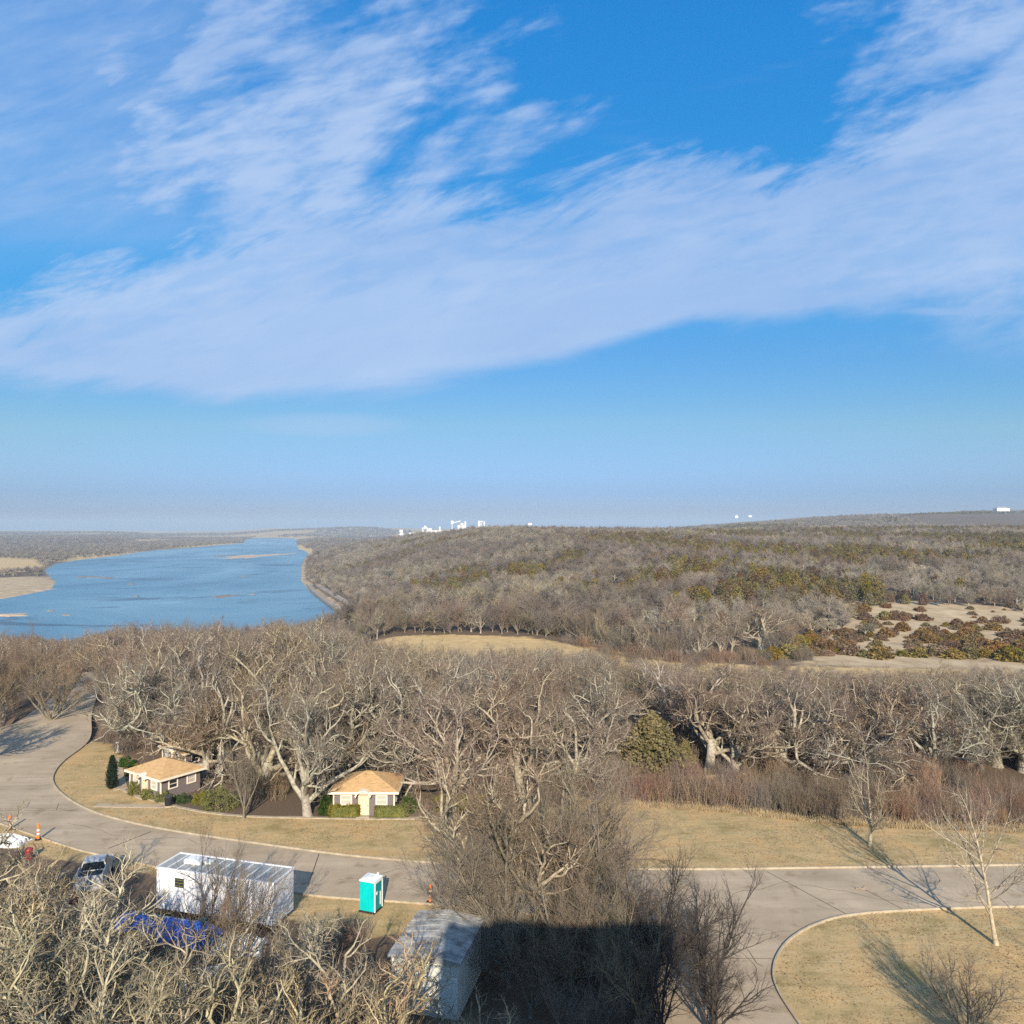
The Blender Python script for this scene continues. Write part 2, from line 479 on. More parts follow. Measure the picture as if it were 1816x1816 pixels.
def sheet(name, P, z, mat, drape=True):
    from mathutils.geometry import tessellate_polygon
    vs = [Vector((x, y, 0)) for x, y in P]
    tris = tessellate_polygon([vs])
    me = bpy.data.meshes.new(name)
    me.from_pydata([(x, y, z) for x, y in P], [], [list(t) for t in tris])
    me.materials.append(M[mat])
    me.update()
    for p in me.polygons:
        if p.normal.z < 0: p.flip()
    o = link(bpy.data.objects.new(name, me))
    return tag(o, kind='structure')

sheet('road', ROADP, .012, 'road')

def ribbon(name, line, w, z0, z1, mat, off=0.0, kind='structure'):
    """a raised strip along a line (kerb, path)"""
    mb = MB()
    vs, fs = [], []
    n = len(line)
    for i, (x, y) in enumerate(line):
        a = Vector(line[max(0, i - 1)])
        b = Vector(line[min(n - 1, i + 1)])
        d = (b - a).normalized()
        nr = Vector((-d.y, d.x))
        p = Vector((x, y)) + nr * off
        for s, z in ((-1, z0), (-1, z1), (1, z1), (1, z0)):
            q = p + nr * (s * w / 2)
            vs.append((q.x, q.y, z))
    for i in range(n - 1):
        for k in range(3):
            fs.append([i * 4 + k, i * 4 + k + 1, i * 4 + 4 + k + 1, i * 4 + 4 + k])
    fs += [[0, 3, 2, 1], [n * 4 - 4, n * 4 - 3, n * 4 - 2, n * 4 - 1]]
    mb.add(vs, fs, mat)
    o = mb.build(name)
    return tag(o, kind=kind)

ribbon('kerb', [p for p in FE], .12, -.02, .15, 'conc')
ribbon('kerb', NE, .10, -.02, .15, 'conc')
ribbon('kerb', WE[:-30], .09, -.02, .14, 'conc')
# walk past the cabins
walk = smooth_line([G(196, 1345), G(194, 1380), G(215, 1402), G(270, 1420), G(350, 1440), G(440, 1449), G(560, 1451), G(660, 1453), G(760, 1452), G(820, 1450)], 2)
ribbon('path', walk, .32, -.02, .07, 'conc')
ribbon('path', smooth_line([G(207, 1346), G(207, 1375), G(214, 1400)], 1), 1.3, -.02, .05, 'road')
ribbon('path', smooth_line([G(170, 1428), G(230, 1430), G(300, 1430)], 1), .9, -.02, .035, 'road')
# joints in the paving
def seam(a, b, w=.06):
    a, b = Vector(G(*a)), Vector(G(*b))
    d = (b - a).normalized()
    n = Vector((-d.y, d.x)) * (w / 2)
    mb = MB()
    P = []
    q = [a - n, b - n, b + n, a + n]
    mb.add([(p.x, p.y, .016) for p in q], [[0, 1, 2, 3]], 'seam')
    return tag(mb.build('pavement_joint'), kind='structure')
for a, b, w in (((1360, 1546), (1502, 1622), .07), ((1530, 1576), (1600, 1612), .06), ((192, 1505), (268, 1475), .13), ((566, 1514), (546, 1572), .08), ((100, 1437), (104, 1425), .05),
                ((0, 1395), (92, 1392), .045), ((820, 1538), (860, 1608), .06), ((1180, 1546), (1240, 1620), .05), ((1370, 1700), (1200, 1700), .05), ((0, 1438), (150, 1437), .04)):
    seam(a, b, w)

def crack(px, py, length, ang, seed):
    rr = random.Random(seed)
    p = Vector(G(px, py)); a = ang
    pts = [p.copy()]
    for _ in range(int(length / .5)):
        a += rr.gauss(0, .22)
        p = p + Vector((math.cos(a), math.sin(a))) * .5
        if float(poly_dist(ROADP, np.array([p.x]), np.array([p.y]))[0]) > -.3: break
        pts.append(p.copy())
    vs, fs = [], []
    for i, q in enumerate(pts):
        d = (pts[min(i + 1, len(pts) - 1)] - pts[max(0, i - 1)]).normalized()
        w = rr.uniform(.012, .03)
        vs += [(q.x - d.y * w, q.y + d.x * w, .0155), (q.x + d.y * w, q.y - d.x * w, .0155)]
    for i in range(len(pts) - 1): fs.append([2 * i, 2 * i + 1, 2 * i + 3, 2 * i + 2])
    tag(MB().add(vs, fs, 'seam').build('pavement_crack'), kind='structure')
for i, (px, py, l, a) in enumerate([(30, 1380, 9, .2), (60, 1330, 7, 1.2), (240, 1490, 6, -.3), (420, 1510, 7, 1.3), (600, 1560, 5, .1), (1290, 1600, 7, 1.4), (1420, 1570, 9, -.1), (1340, 1660, 6, .3),
                                    (1650, 1570, 8, .1), (1330, 1740, 5, 1.1), (1240, 1640, 8, -.4), (120, 1460, 7, -.2), (20, 1430, 8, .1)]):
    crack(px, py, l, a, i)

# sandbars
def sandbar(px, py, wx, wy, seed, h=.9):
    cx, cy = W(px, py)
    rs = random.Random(seed)
    x1, _ = W(px + wx, py)
    _, y1 = W(px, py - wy)
    ax, ay = (x1 - cx) * .8, (y1 - cy) * .8
    n, rings = 40, 5
    vs = [(0, 0, h)]
    ph = [rs.uniform(0, 6.28) for _ in range(5)]
    for r in range(1, rings + 1):
        t = r / rings
        for i in range(n):
            a = 2 * PI * i / n
            k = .95 + .25 * math.sin(2 * a + ph[0]) + .22 * math.sin(3 * a + ph[1]) + .18 * math.sin(5 * a + ph[2]) + .14 * math.sin(9 * a + ph[3])
            vs.append((ax * t * k * math.cos(a), ay * t * k * math.sin(a), h * (1 - t ** 2) - (.5 if r == rings else 0)))
    fs = [[0, 1 + i, 1 + (i + 1) % n] for i in range(n)]
    for r in range(rings - 1):
        for i in range(n):
            j = (i + 1) % n
            fs.append([1 + r * n + i, 1 + (r + 1) * n + i, 1 + (r + 1) * n + j, 1 + r * n + j])
    o = MB().add(vs, fs, 'sand' if seed in (1, 3, 13) else 'mud').build('sandbar', smooth=True, loc=(cx, cy, WZ))
    tag(o, kind='structure')
for a in ((452, 986, 38, 6.5, 1), (398, 985.5, 18, 2.2, 2), (14, 1091, 40, 4.5, 3), (155, 1023.5, 24, 2.2, 4), (190, 1025, 16, 1.4, 5), (396, 1057.5, 30, 2.6, 6), (232, 1036, 7, 1.0, 7),
          (434, 1022, 7, .9, 8), (90, 1083.5, 8, 1.0, 9), (118, 1091, 12, 1.0, 10), (448, 1054, 9, .9, 11), (243, 1058, 4, .9, 12), (60, 1047, 34, 4, 13), (470, 954.6, 40, .5, 14)):
    sandbar(*a)
# track along the foot of the bluff
track = smooth_line([G(x, y, -36.2) for x, y in ((626, 1078), (612, 1066), (592, 1054), (570, 1042), (556, 1030), (548, 1016), (551, 1004), (556, 997), (557, 992))], 2)
ribbon('gravel_path', track, 5.5, -37.5, -35.9, 'rail')
ribbon('gravel_path', smooth_line([G(x, y, -38) for x, y in ((604, 1084), (590, 1072), (572, 1060), (556, 1047), (546, 1036))], 2), 4.5, -39.5, -37.4, 'rail')

# ---------------------------------------------------------------- trees
def tube_level(P, Rr, sides):
    """P (B,n,3), Rr (B,n) -> verts, quads"""
    B, n, _ = P.shape
    T = np.empty_like(P)
    T[:, 1:-1] = P[:, 2:] - P[:, :-2]
    T[:, 0] = P[:, 1] - P[:, 0]
    T[:, -1] = P[:, -1] - P[:, -2]
    T /= np.linalg.norm(T, axis=2, keepdims=True) + 1e-9
    ref = np.zeros((B, 1, 3))
    ax = np.abs(T[:, 0])
    ref[np.arange(B), 0, np.argmin(ax, axis=1)] = 1
    A = np.cross(T, np.broadcast_to(ref, T.shape))
    A /= np.linalg.norm(A, axis=2, keepdims=True) + 1e-9
    C = np.cross(T, A)
    th = np.arange(sides) * 2 * PI / sides
    Vv = P[:, :, None, :] + Rr[:, :, None, None] * (np.cos(th)[None, None, :, None] * A[:, :, None, :] + np.sin(th)[None, None, :, None] * C[:, :, None, :])
    idx = np.arange(B * n * sides).reshape(B, n, sides)
    a = idx[:, :-1]
    b = np.roll(a, -1, axis=2)
    d = idx[:, 1:]
    c = np.roll(d, -1, axis=2)
    Qd = np.stack([a, b, c, d], -1).reshape(-1, 4)
    return Vv.reshape(-1, 3), Qd

def grow(seed, levels, starts):
    """levels: list of dict(n, len, lenvar, r, gnarl, up, sides, kids, ang, tmin, keep). starts: list of (pos, dir).
       returns list per level of (P, R)"""
    rs = np.random.RandomState(seed)
    pos = np.array([s[0] for s in starts], dtype=float)
    dr = np.array([s[1] for s in starts], dtype=float)
    dr /= np.linalg.norm(dr, axis=1, keepdims=True)
    scale = np.ones(len(starts))
    rad = None
    out = []
    for li, L in enumerate(levels):
        B = len(pos)
        n = L['n'] + 1
        P = np.empty((B, n, 3))
        P[:, 0] = pos
        ln = L['len'] * scale * (1 + L.get('lv', .25) * rs.uniform(-1, 1, B))
        step = (ln / (n - 1))[:, None]
        d = dr.copy()
        D = np.empty((B, n, 3))
        D[:, 0] = d
        for i in range(1, n):
            d = d + L['g'] * rs.normal(0, 1, (B, 3)) + np.array([0, 0, L.get('up', 0)])
            d /= np.linalg.norm(d, axis=1, keepdims=True)
            P[:, i] = P[:, i - 1] + d * step
            D[:, i] = d
        r0 = L['r'] * (scale ** 1.0) if rad is None else np.minimum(L['r'] * np.sqrt(scale), rad * .85)
        t = np.linspace(0, 1, n)[None, :]
        Rr = r0[:, None] * (1 - (1 - L.get('tip', .35)) * t)
        if li == 0 and L.get('flare'):
            Rr[:, 0] *= 1.5
            Rr[:, 1] *= 1.1
        out.append((P, Rr, L['sides']))
        if li + 1 < len(levels):
            K = levels[li + 1]['kids']
            tm_ = levels[li + 1].get('tmin', .25)
            tt = tm_ + (1 - tm_) * (np.arange(K)[None, :] + rs.uniform(0, 1, (B, K))) / K
            tt[:, -1] = 1.0
            f = tt * (n - 1)
            i0 = np.minimum(f.astype(int), n - 2)
            fr = (f - i0)[:, :, None]
            bi = np.arange(B)[:, None]
            np_ = P[bi, i0] * (1 - fr) + P[bi, i0 + 1] * fr
            dd = D[bi, i0 + 1]
            rr = Rr[bi, i0] * (1 - fr[..., 0]) + Rr[bi, i0 + 1] * fr[..., 0]
            a0, a1 = levels[li + 1]['ang']
            ang = rs.uniform(R(a0), R(a1), (B, K))
            ang[:, -1] *= .45
            rnd = rs.normal(0, 1, (B, K, 3))
            rnd[..., 2] += levels[li + 1].get('lift', .3)
            perp = rnd - (rnd * dd).sum(-1, keepdims=True) * dd
            perp /= np.linalg.norm(perp, axis=-1, keepdims=True) + 1e-9
            nd = dd * np.cos(ang)[..., None] + perp * np.sin(ang)[..., None]
            sc = (scale[:, None] ** .5) * (1 - levels[li + 1].get('fall', .45) * (tt - tm_)) * rs.uniform(.75, 1.2, (B, K))
            pos = np_.reshape(-1, 3)
            dr = nd.reshape(-1, 3)
            scale = sc.reshape(-1)
            rad = rr.reshape(-1)
    return out

def levels_mesh(name, parts, mats, midx):
    Vs, Qs, Ms = [], [], []
    off = 0
    for (P, Rr, sides), m in zip(parts, midx):
        v, q = tube_level(P, Rr, sides)
        Vs.append(v)
        Qs.append(q + off)
        Ms.append(np.full(len(q), m))
        off += len(v)
    return np_mesh(name, np.concatenate(Vs), np.concatenate(Qs), mats, np.concatenate(Ms), smooth=True)

def oak_levels(sp=1.0, dens=5, g=1.0):
    return [dict(n=5, len=2.6, r=.36, g=.06, up=.05, sides=8, tip=.78, flare=1, lv=.3),
            dict(n=9, len=5.6, r=.20, g=.17 * g, up=.035, sides=6, kids=7, ang=(24 * sp, 72 * sp), tmin=.45, tip=.32, fall=.3, lift=.5),
            dict(n=7, len=3.2, r=.10, g=.24 * g, up=.06, sides=5, kids=6, ang=(30, 65), tmin=.25, tip=.4),
            dict(n=5, len=1.75, r=.052, g=.28 * g, up=.08, sides=4, kids=5, ang=(30, 70), tmin=.15, tip=.45),
            dict(n=3, len=.95, r=.027, g=.28 * g, up=.08, sides=3, kids=dens + 1, ang=(30, 75), tmin=.1, tip=.4),
            dict(n=2, len=.62, r=.0115, g=.25 * g, up=.08, sides=3, kids=5, ang=(25, 70), tmin=.1, tip=.15)]
def stubby(sp=1.0, g=1.0):
    return [dict(n=5, len=2.4, r=.36, g=.06, up=.05, sides=8, tip=.78, flare=1, lv=.3),
            dict(n=9, len=5.6, r=.19, g=.15 * g, up=.06, sides=7, kids=6, ang=(16 * sp, 58 * sp), tmin=.45, tip=.36, fall=.25, lift=.6),
            dict(n=7, len=3.1, r=.105, g=.22 * g, up=.07, sides=6, kids=5, ang=(28, 60), tmin=.25, tip=.45),
            dict(n=5, len=1.6, r=.058, g=.28 * g, up=.09, sides=5, kids=5, ang=(30, 70), tmin=.15, tip=.5),
            dict(n=4, len=.95, r=.032, g=.26 * g, up=.09, sides=4, kids=5, ang=(30, 75), tmin=.1, tip=.5),
            dict(n=2, len=.55, r=.0135, g=.26 * g, up=.08, sides=3, kids=4, ang=(25, 70), tmin=.1, tip=.2)]
def vase_levels(dens=5):
    return [dict(n=4, len=1.5, r=.20, g=.05, up=.1, sides=7, tip=.8, flare=1),
            dict(n=9, len=6.0, r=.11, g=.075, up=.05, sides=6, kids=7, ang=(18, 48), tmin=.4, tip=.25, fall=.2),
            dict(n=7, len=3.3, r=.048, g=.11, up=.06, sides=4, kids=7, ang=(20, 48), tmin=.15, tip=.3),
            dict(n=5, len=1.8, r=.024, g=.14, up=.05, sides=3, kids=6, ang=(25, 55), tmin=.1, tip=.3),
            dict(n=3, len=.95, r=.012, g=.15, up=.05, sides=3, kids=dens, ang=(25, 60), tmin=.1, tip=.2),
            dict(n=2, len=.5, r=.007, g=.15, up=.05, sides=3, kids=3, ang=(25, 60), tmin=.1, tip=.15)]

UP = (0, 0, 1)
def tree_proto(name, seed, lv, mats, starts=None, split=1):
    """returns (trunk mesh, crown mesh, height)"""
    rs = random.Random(seed)
    starts = starts or [((0, 0, -.3), (rs.uniform(-.12, .12), rs.uniform(-.12, .12), 1))]
    parts = grow(seed, lv, starts)
    trunk = levels_mesh('trunk', parts[:split], mats, [0] * split)
    k = len(parts) - split
    cm = [0, 0, 0, 1, 1, 1]
    crown = levels_mesh('crown', parts[split:], mats, cm[:k])
    zmax = max(float(np.percentile(p[0][..., 2], 99.5)) for p in parts)
    return trunk, crown, zmax

OAKS = [tree_proto('oak', 11 + i, oak_levels(sp, 5, g), ['bark', 'twig']) for i, (sp, g) in enumerate([(1.0, 1.0), (1.08, 1.15), (.9, 1.0), (1.15, 1.2), (1.0, 1.3), (.82, .9)])]
STUB = [tree_proto('stub', 171 + i, stubby(sp, g), ['bark_tan', 'twig_tan']) for i, (sp, g) in enumerate([(1.0, 1.0), (1.15, 1.1), (.85, 1.0), (1.1, 1.2)])]
BROWN = [tree_proto('hackberry', 41 + i, vase_levels(5), ['bark2', 'twig2']) for i in range(3)]
SHADED = [tree_proto('shaded_tree', 81 + i, vase_levels(5), ['bark_shaded', 'twig_shaded']) for i in range(2)]  # brown tree form with the tower's shade painted into bark and twigs
REDT = [tree_proto('redtree', 61 + i, vase_levels(6), ['bark2', 'redtwig']) for i in range(2)]

def add_tree(protos, k, x, y, h, label, group, name='bare_oak', cat='tree', rz=None, sink=0.0, squash=1.0):
    tr, cr, zm = protos[k % len(protos)]
    rs = random.Random(int(x * 131 + y * 977))
    t = empty(name, (x, y, zat(x, y) - sink), rs.uniform(0, 6.28) if rz is None else rz)
    s = h / zm
    t.scale = (s * squash, s * squash, s)
    link(bpy.data.objects.new('trunk', tr), t)
    link(bpy.data.objects.new('crown', cr), t)
    tag(t, label, cat, group)
    return t

# canopy ceiling of the middle grove, as seen in the photograph
TOPX = [-400, 0, 60, 130, 200, 330, 450, 520, 600, 650, 700, 800, 900, 1000, 1100, 1200, 1400, 1600, 1816, 2300]
TOPY = [1120, 1120, 1125, 1128, 1105, 1098, 1100, 1090, 1095, 1130, 1142, 1150, 1148, 1142, 1160, 1176, 1182, 1186, 1182, 1182]
def ceiling(x, y):
    px = 908 + x / y * F
    return CAMZ - (np.interp(px, TOPX, TOPY) - 935) / F * y

n_oak = 0
rs = random.Random(5)
# A: crowns under the tower, lower left corner
FGX = [-60, 0, 60, 110, 150, 210, 250, 330, 400, 450, 500, 560, 620, 660, 700, 760, 820, 880]
FGY = [1450, 1490, 1455, 1460, 1470, 1490, 1570, 1675, 1680, 1650, 1605, 1585, 1618, 1650, 1685, 1700, 1735, 1790]
def fg_ceiling(x, y):
    z = 99.0
    for o in (-1.6, 0, 1.6):
        px = 908 + (x + o) / y * F
        z = min(z, CAMZ - (np.interp(px, FGX, FGY) - 935) / F * y)
    return z
fgn = 0
yy = 30.5
while yy < 49:
    xx = -.72 * yy
    while xx < -.03 * yy:
        x, y = xx + rs.uniform(-1, 1), yy + rs.uniform(-1, 1)
        xx += 3.9
        h = min(fg_ceiling(x, y), 10.5) * rs.uniform(.93, 1.0)
        if h < 4.2 or (x > -7.6 and y > 40.5) or (-28 < x < -16.5 and y > 42): continue
        px = 908 + x / y * F
        if px < 330: lab = 'pale gnarled bare oak in the lower left corner of the photo'
        else: lab = 'pale gnarled bare oak between the white trailer and the bottom edge'
        add_tree(STUB, rs.randrange(4), x, y, h, lab, 'gnarled oaks in the lower left corner' if px < 330 else 'gnarled oaks below the white trailer', squash=rs.uniform(1.0, 1.25))
        fgn += 1
    yy += 4.0
print('foreground oaks', fgn)
# slim brown tree in front of the trailer
add_tree(BROWN, 0, -18.6, 47.6, 8.8, 'slender dark twigged tree rising in front of the white site trailer', None, 'bare_tree', squash=.7)
add_tree(BROWN, 1, -20.6, 45.4, 7.6, 'thinner dark twigged tree left of the slender one before the trailer', None, 'bare_tree', squash=.6)
add_tree(BROWN, 2, -16.4, 46.8, 7.4, 'short dark twigged tree right of the slender one before the trailer', None, 'bare_tree', squash=.65)
# B: brushy trees in the centre, partly in the shadow of the tower
for i, (x, y, h, k, s, P) in enumerate([(-.4, 52.4, 13.4, 5, .9, OAKS), (2.2, 52.0, 14.4, 1, 1.15, BROWN), (-.2, 49.0, 10.4, 0, 1.1, BROWN), (4.9, 53.3, 12.2, 2, 1.15, BROWN), (5.8, 50.5, 10.2, 2, .95, BROWN), (8.6, 47.5, 8.2, 0, 1.1, SHADED), (3.2, 46.5, 8.6, 1, .95, BROWN),
                                        (10.8, 44.5, 7.4, 1, 1.1, SHADED), (6.4, 42.8, 7.6, 2, 1.0, BROWN), (1.0, 43.2, 7.4, 0, 1.0, BROWN), (-.6, 49.8, 8.6, 2, .9, BROWN), (7.6, 39.6, 6.6, 0, 1.2, SHADED), (10.4, 41.2, 6.2, 1, 1.2, SHADED), (3.6, 39.6, 6.4, 1, 1.1, BROWN), (5.0, 47.2, 7.4, 2, 1.0, BROWN), (-.2, 46, 6.4, 1, 1.0, BROWN), (7.8, 44.6, 7.0, 1, 1.2, SHADED), (-2.6, 51.6, 7.6, 2, .95, BROWN)]):
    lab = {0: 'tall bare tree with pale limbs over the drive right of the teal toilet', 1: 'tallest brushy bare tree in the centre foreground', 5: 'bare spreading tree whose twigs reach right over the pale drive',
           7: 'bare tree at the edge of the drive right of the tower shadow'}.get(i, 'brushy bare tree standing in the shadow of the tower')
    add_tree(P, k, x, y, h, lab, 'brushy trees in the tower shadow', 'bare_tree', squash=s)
for i in range(15):
    x, y = rs.uniform(.5, 10.6), rs.uniform(45, 54.4)
    if float(poly_dist(ROADP, np.array([x]), np.array([y]))[0]) < .8: continue
    add_tree(BROWN, i, x, y, rs.uniform(2.8, 5.6), 'low twiggy sapling in the dark shadow of the tower', 'saplings in the tower shadow', 'sapling', squash=1.2)
# C: front row behind the lawn, hand placed
FRONT = [(G(546, 1447), 13.4, 5, 'big pale bare oak with a thick trunk left of the front cabin'), (G(432, 1452), 9.6, -1, 'slender bare tree on the lawn edge right of the left cabin'),
         (G(704, 1388), 13.0, 2, 'bare oak with bright upright limbs behind the front cabin roof'), (G(390, 1372), 12.5, 3, 'bare oak spreading over the roof of the left cabin'),
         (G(800, 1425), 11.5, 0, 'wide bare oak with low arching limbs right of the front cabin'), (G(262, 1318), 12.0, 1, 'bare oak leaning over the drive behind the small rear cabin'),
         (G(930, 1424), 12.0, 4, 'bare oak behind the brushy centre trees at the lawn edge'), (G(1020, 1400), 9.6, 2, 'bare oak left of the rusty cedar'),
         (G(470, 1405), 12.6, 1, 'bare oak between the two front cabins'), (G(610, 1385), 13.0, 0, 'bare oak right behind the front cabin'), ((-32.6, 84.6), 9.8, 3, 'low bare oak between the left cabin and the rear cabin')]
for i, (p, h, k, lab) in enumerate(FRONT):
    if k < 0: add_tree(BROWN, 1, p[0], p[1], h, lab, None, 'bare_tree', squash=.62)
    else: add_tree(OAKS, k, p[0], p[1], h, lab, None, squash=.85 if i == 0 else 1.0, rz=2.2 if i == 0 else None)
# left margin: reddish trees beyond the car park
for i, (x, y, h) in enumerate([(-69, 104, 12.5), (-63.5, 109, 12.0), (-72, 112, 13.5), (-66, 117, 11.5), (-77, 100, 13), (-61, 120, 10.5), (-74, 122, 12)]):
    add_tree(REDT, i, x, y, h, 'reddish brown bushy bare tree beside the paving at the left edge', 'reddish trees at the left edge', 'bare_tree', squash=1.0)
for x, y, h in ((-60.5, 83, 12.5),):
    add_tree(OAKS, 2, x, y, h, 'bare oak at the left edge that throws its shadow on the paving', None)
# D: the grove
placed = [(p[0], p[1]) for p, _, _, _ in FRONT]
for row, (y0, px0) in enumerate(((86.5, 1262), (95, 1235))):
    for i in range(12):
        px = px0 + i * 56 + rs.uniform(-14, 14)
        y = y0 + rs.uniform(-2.2, 2.2)
        x = (px - 908) / F * y
        h = min(rs.uniform(9.4, 11.6), (ceiling(x, y) - zat(x, y)) * 1.0)
        placed.append((x, y))
        add_tree(OAKS, rs.randrange(6), x, y, h, 'bare grey oak of the tangled front rows right above the reddish thicket', 'front oaks of the right grove', squash=rs.uniform(1.05, 1.3))
roadpts = np.array(ROADP)
cab_xy = [(-13.6, 73.8), (-34.4, 79), (-38.5, 86)]
cand = []
yy = 78.0
while yy < 205:
    sp = 7.2 + (yy - 78) * .028
    xx = -.78 * yy
    while xx < .78 * yy:
        x, y = xx + rs.uniform(-.42, .42) * sp, yy + rs.uniform(-.42, .42) * sp
        xx += sp if xx < .09 * yy else sp * .72
        cand.append((x, y))
    yy += sp * .92
rs.shuffle(cand)
CX = np.array([c[0] for c in cand]); CY = np.array([c[1] for c in cand])
dRoad = poly_dist(ROADP, CX, CY)
dMead = poly_dist(meadow1, CX, CY)
dLawn = poly_dist(lawnP, CX, CY)
cnt = 0
cedar_spots = []
for i, (x, y) in enumerate(cand):
    px = 908 + x / y * F
    if dRoad[i] < 3 or dMead[i] < 2: continue
    if dLawn[i] < 1.5: continue
    if px < 175 and 96 < y < 140 and x < -52 : continue
    if any((x - a) ** 2 + (y - b) ** 2 < 25 for a, b in cab_xy): continue
    if any((x - a) ** 2 + (y - b) ** 2 < 20 for a, b in placed): continue
    lim = ceiling(x, y) - zat(x, y)
    if px > 1040 and y < 83.5: continue
    h = min(rs.uniform(10.6, 13.4), lim * rs.uniform(.93, 1.02))
    if 1070 < px < 1235 and y < 104: continue
    if h < 3.4: continue
    if h > 10.8 and px < 200 and y < 120: h = 10
    placed.append((x, y))
    zone = 'left' if px < 640 else ('middle' if px < 1100 else 'right')
    if rs.random() < .30 and y > 88:
        P, nm = (BROWN, 'bare_tree')
    else:
        P, nm = (OAKS, 'bare_oak')
    lab = {'left': 'bare grey oak among the close grove between the cabins and the river', 'middle': 'bare grey oak among the grove in front of the golden meadow',
           'right': 'bare grey oak among the tangled grove behind the reddish thicket'}[zone]
    if P is BROWN: lab = lab.replace('grey oak', 'brown twiggy tree')
    add_tree(P, rs.randrange(6), x, y, h, lab, 'bare trees of the %s grove' % zone + (' (brown)' if P is BROWN else ''), nm, squash=rs.uniform(.95, 1.15) * (1.0 if h > 8.5 else 1.35))
    cnt += 1
print('grove trees', cnt)
# right hand lawn trees
def young_levels(L0=6.6, kids=15):
    return [dict(n=9, len=L0, r=.15, g=.04, up=.04, sides=7, tip=.4, flare=1, lv=0),
            dict(n=8, len=3.9, r=.062, g=.08, up=.05, sides=5, kids=kids, ang=(30, 66), tmin=.28, tip=.3, fall=.35, lift=.5),
            dict(n=6, len=1.9, r=.028, g=.12, up=.05, sides=4, kids=6, ang=(25, 55), tmin=.2, tip=.3),
            dict(n=4, len=1.0, r=.014, g=.14, up=.05, sides=3, kids=6, ang=(25, 60), tmin=.15, tip=.2),
            dict(n=3, len=.5, r=.008, g=.14, up=.05, sides=3, kids=4, ang=(25, 60), tmin=.15, tip=.2)]
YOUNG = [tree_proto('young', 91, young_levels(), ['bark_tan', 'twig2']), tree_proto('young', 95, young_levels(3.6, 8), ['bark', 'twig2'])]
p = G(1768, 1675)
add_tree(YOUNG, 0, p[0], p[1], 10.6, 'slim young tree with a mossy trunk on the lawn island', None, 'young_tree', squash=.85)
p = G(1543, 1499)
add_tree(YOUNG, 1, p[0], p[1], 9.6, 'slim young tree on the lawn beyond the drive, pale base', None, 'young_tree')
p = G(1722, 1850)
add_tree(BROWN, 2, p[0], p[1], 4.6, 'low twiggy tree at the bottom of the lawn island', None, 'bare_tree')
# trees outside the right and bottom edge that throw shadows on the island
for x, y, h, k in ((24.2, 33.5, 10.5, 0), (33.5, 33, 11, 1), (38.5, 40.5, 10, 1)):
    add_tree(YOUNG if k else BROWN, k, x, y, h, 'bare tree just below the frame that shades the lawn island', 'bare trees shading the lawn island', 'bare_tree', squash=.8)

# ---------------------------------------------------------------- leafy things
def leaf_cloud(seed, n, shape, size, mats, lumps=14, hull=.5):
    """many small leaf clump faces inside a lumpy volume. shape(rs,n)->points (n,3)"""
    rs_ = np.random.RandomState(seed)
    P = shape(rs_, n)
    nrm = rs_.normal(0, 1, (n, 3))
    nrm /= np.linalg.norm(nrm, axis=1, keepdims=True)
    a = np.cross(nrm, rs_.normal(0, 1, (n, 3)))
    a /= np.linalg.norm(a, axis=1, keepdims=True)
    b = np.cross(nrm, a)
    s = size * rs_.uniform(.5, 1.3, (n, 1))
    V = np.stack([P - a * s - b * s * .45, P + a * s * .9 - b * s * .3, P + b * s * .8], 1).reshape(-1, 3)
    Q = np.arange(3 * n).reshape(n, 3)
    return np_mesh('foliage', V, Q, mats)

def cone_shape(h, r, ragged=.3, p=.8, z0=.3):
    def f(rs_, n):
        z = rs_.beta(1.1, 1.5, n)
        th = rs_.uniform(0, 2 * PI, n)
        prof = np.minimum(1, (1 - z) ** p * 1.15) * np.minimum(1, .45 + z * 5)
        k = 1 + ragged * np.sin(3 * th + z * 9) * .5 + ragged * np.sin(7 * th - z * 21) * .6 + ragged * .5 * np.sin(13 * th + 40 * z)
        rr = r * prof * k * np.sqrt(rs_.uniform(.25, 1, n))
        return np.stack([rr * np.cos(th), rr * np.sin(th), z0 + z * h + rs_.normal(0, .04 * h / 3, n)], 1)
    return f
def blob_shape(rx, ry, rz, ragged=.2, flat=.0):
    def f(rs_, n):
        v = rs_.normal(0, 1, (n, 3))
        v /= np.linalg.norm(v, axis=1, keepdims=True)
        v[:, 2] = np.abs(v[:, 2])
        k = 1 + ragged * np.sin(4 * v[:, 0] * 2.1 + 3 * v[:, 1]) + ragged * np.sin(7 * v[:, 1] + 5 * v[:, 2]) * .7
        rr = k * rs_.uniform(.72, 1, n)
        return v * rr[:, None] * np.array([rx, ry, rz]) 
    return f
def box_shape(dx, dy, dz, j=.05):
    def f(rs_, n):
        p = rs_.uniform(-1, 1, (n, 3))
        q = np.abs(p) ** 0.001
        k = rs_.randint(0, 5, n)
        s = np.sign(p)
        p[k == 0, 2] = .98
        for a in (1, 2): p[k == a, 0] = s[k == a, 0] * .98
        for a in (3, 4): p[k == a, 1] = s[k == a, 1] * .98
        p += .03 * np.sin(p[:, [1, 2, 0]] * 9)
        out = p * np.array([dx / 2, dy / 2, dz / 2]) + rs_.normal(0, j, (n, 3))
        out[:, 2] += dz / 2
        return out
    return f

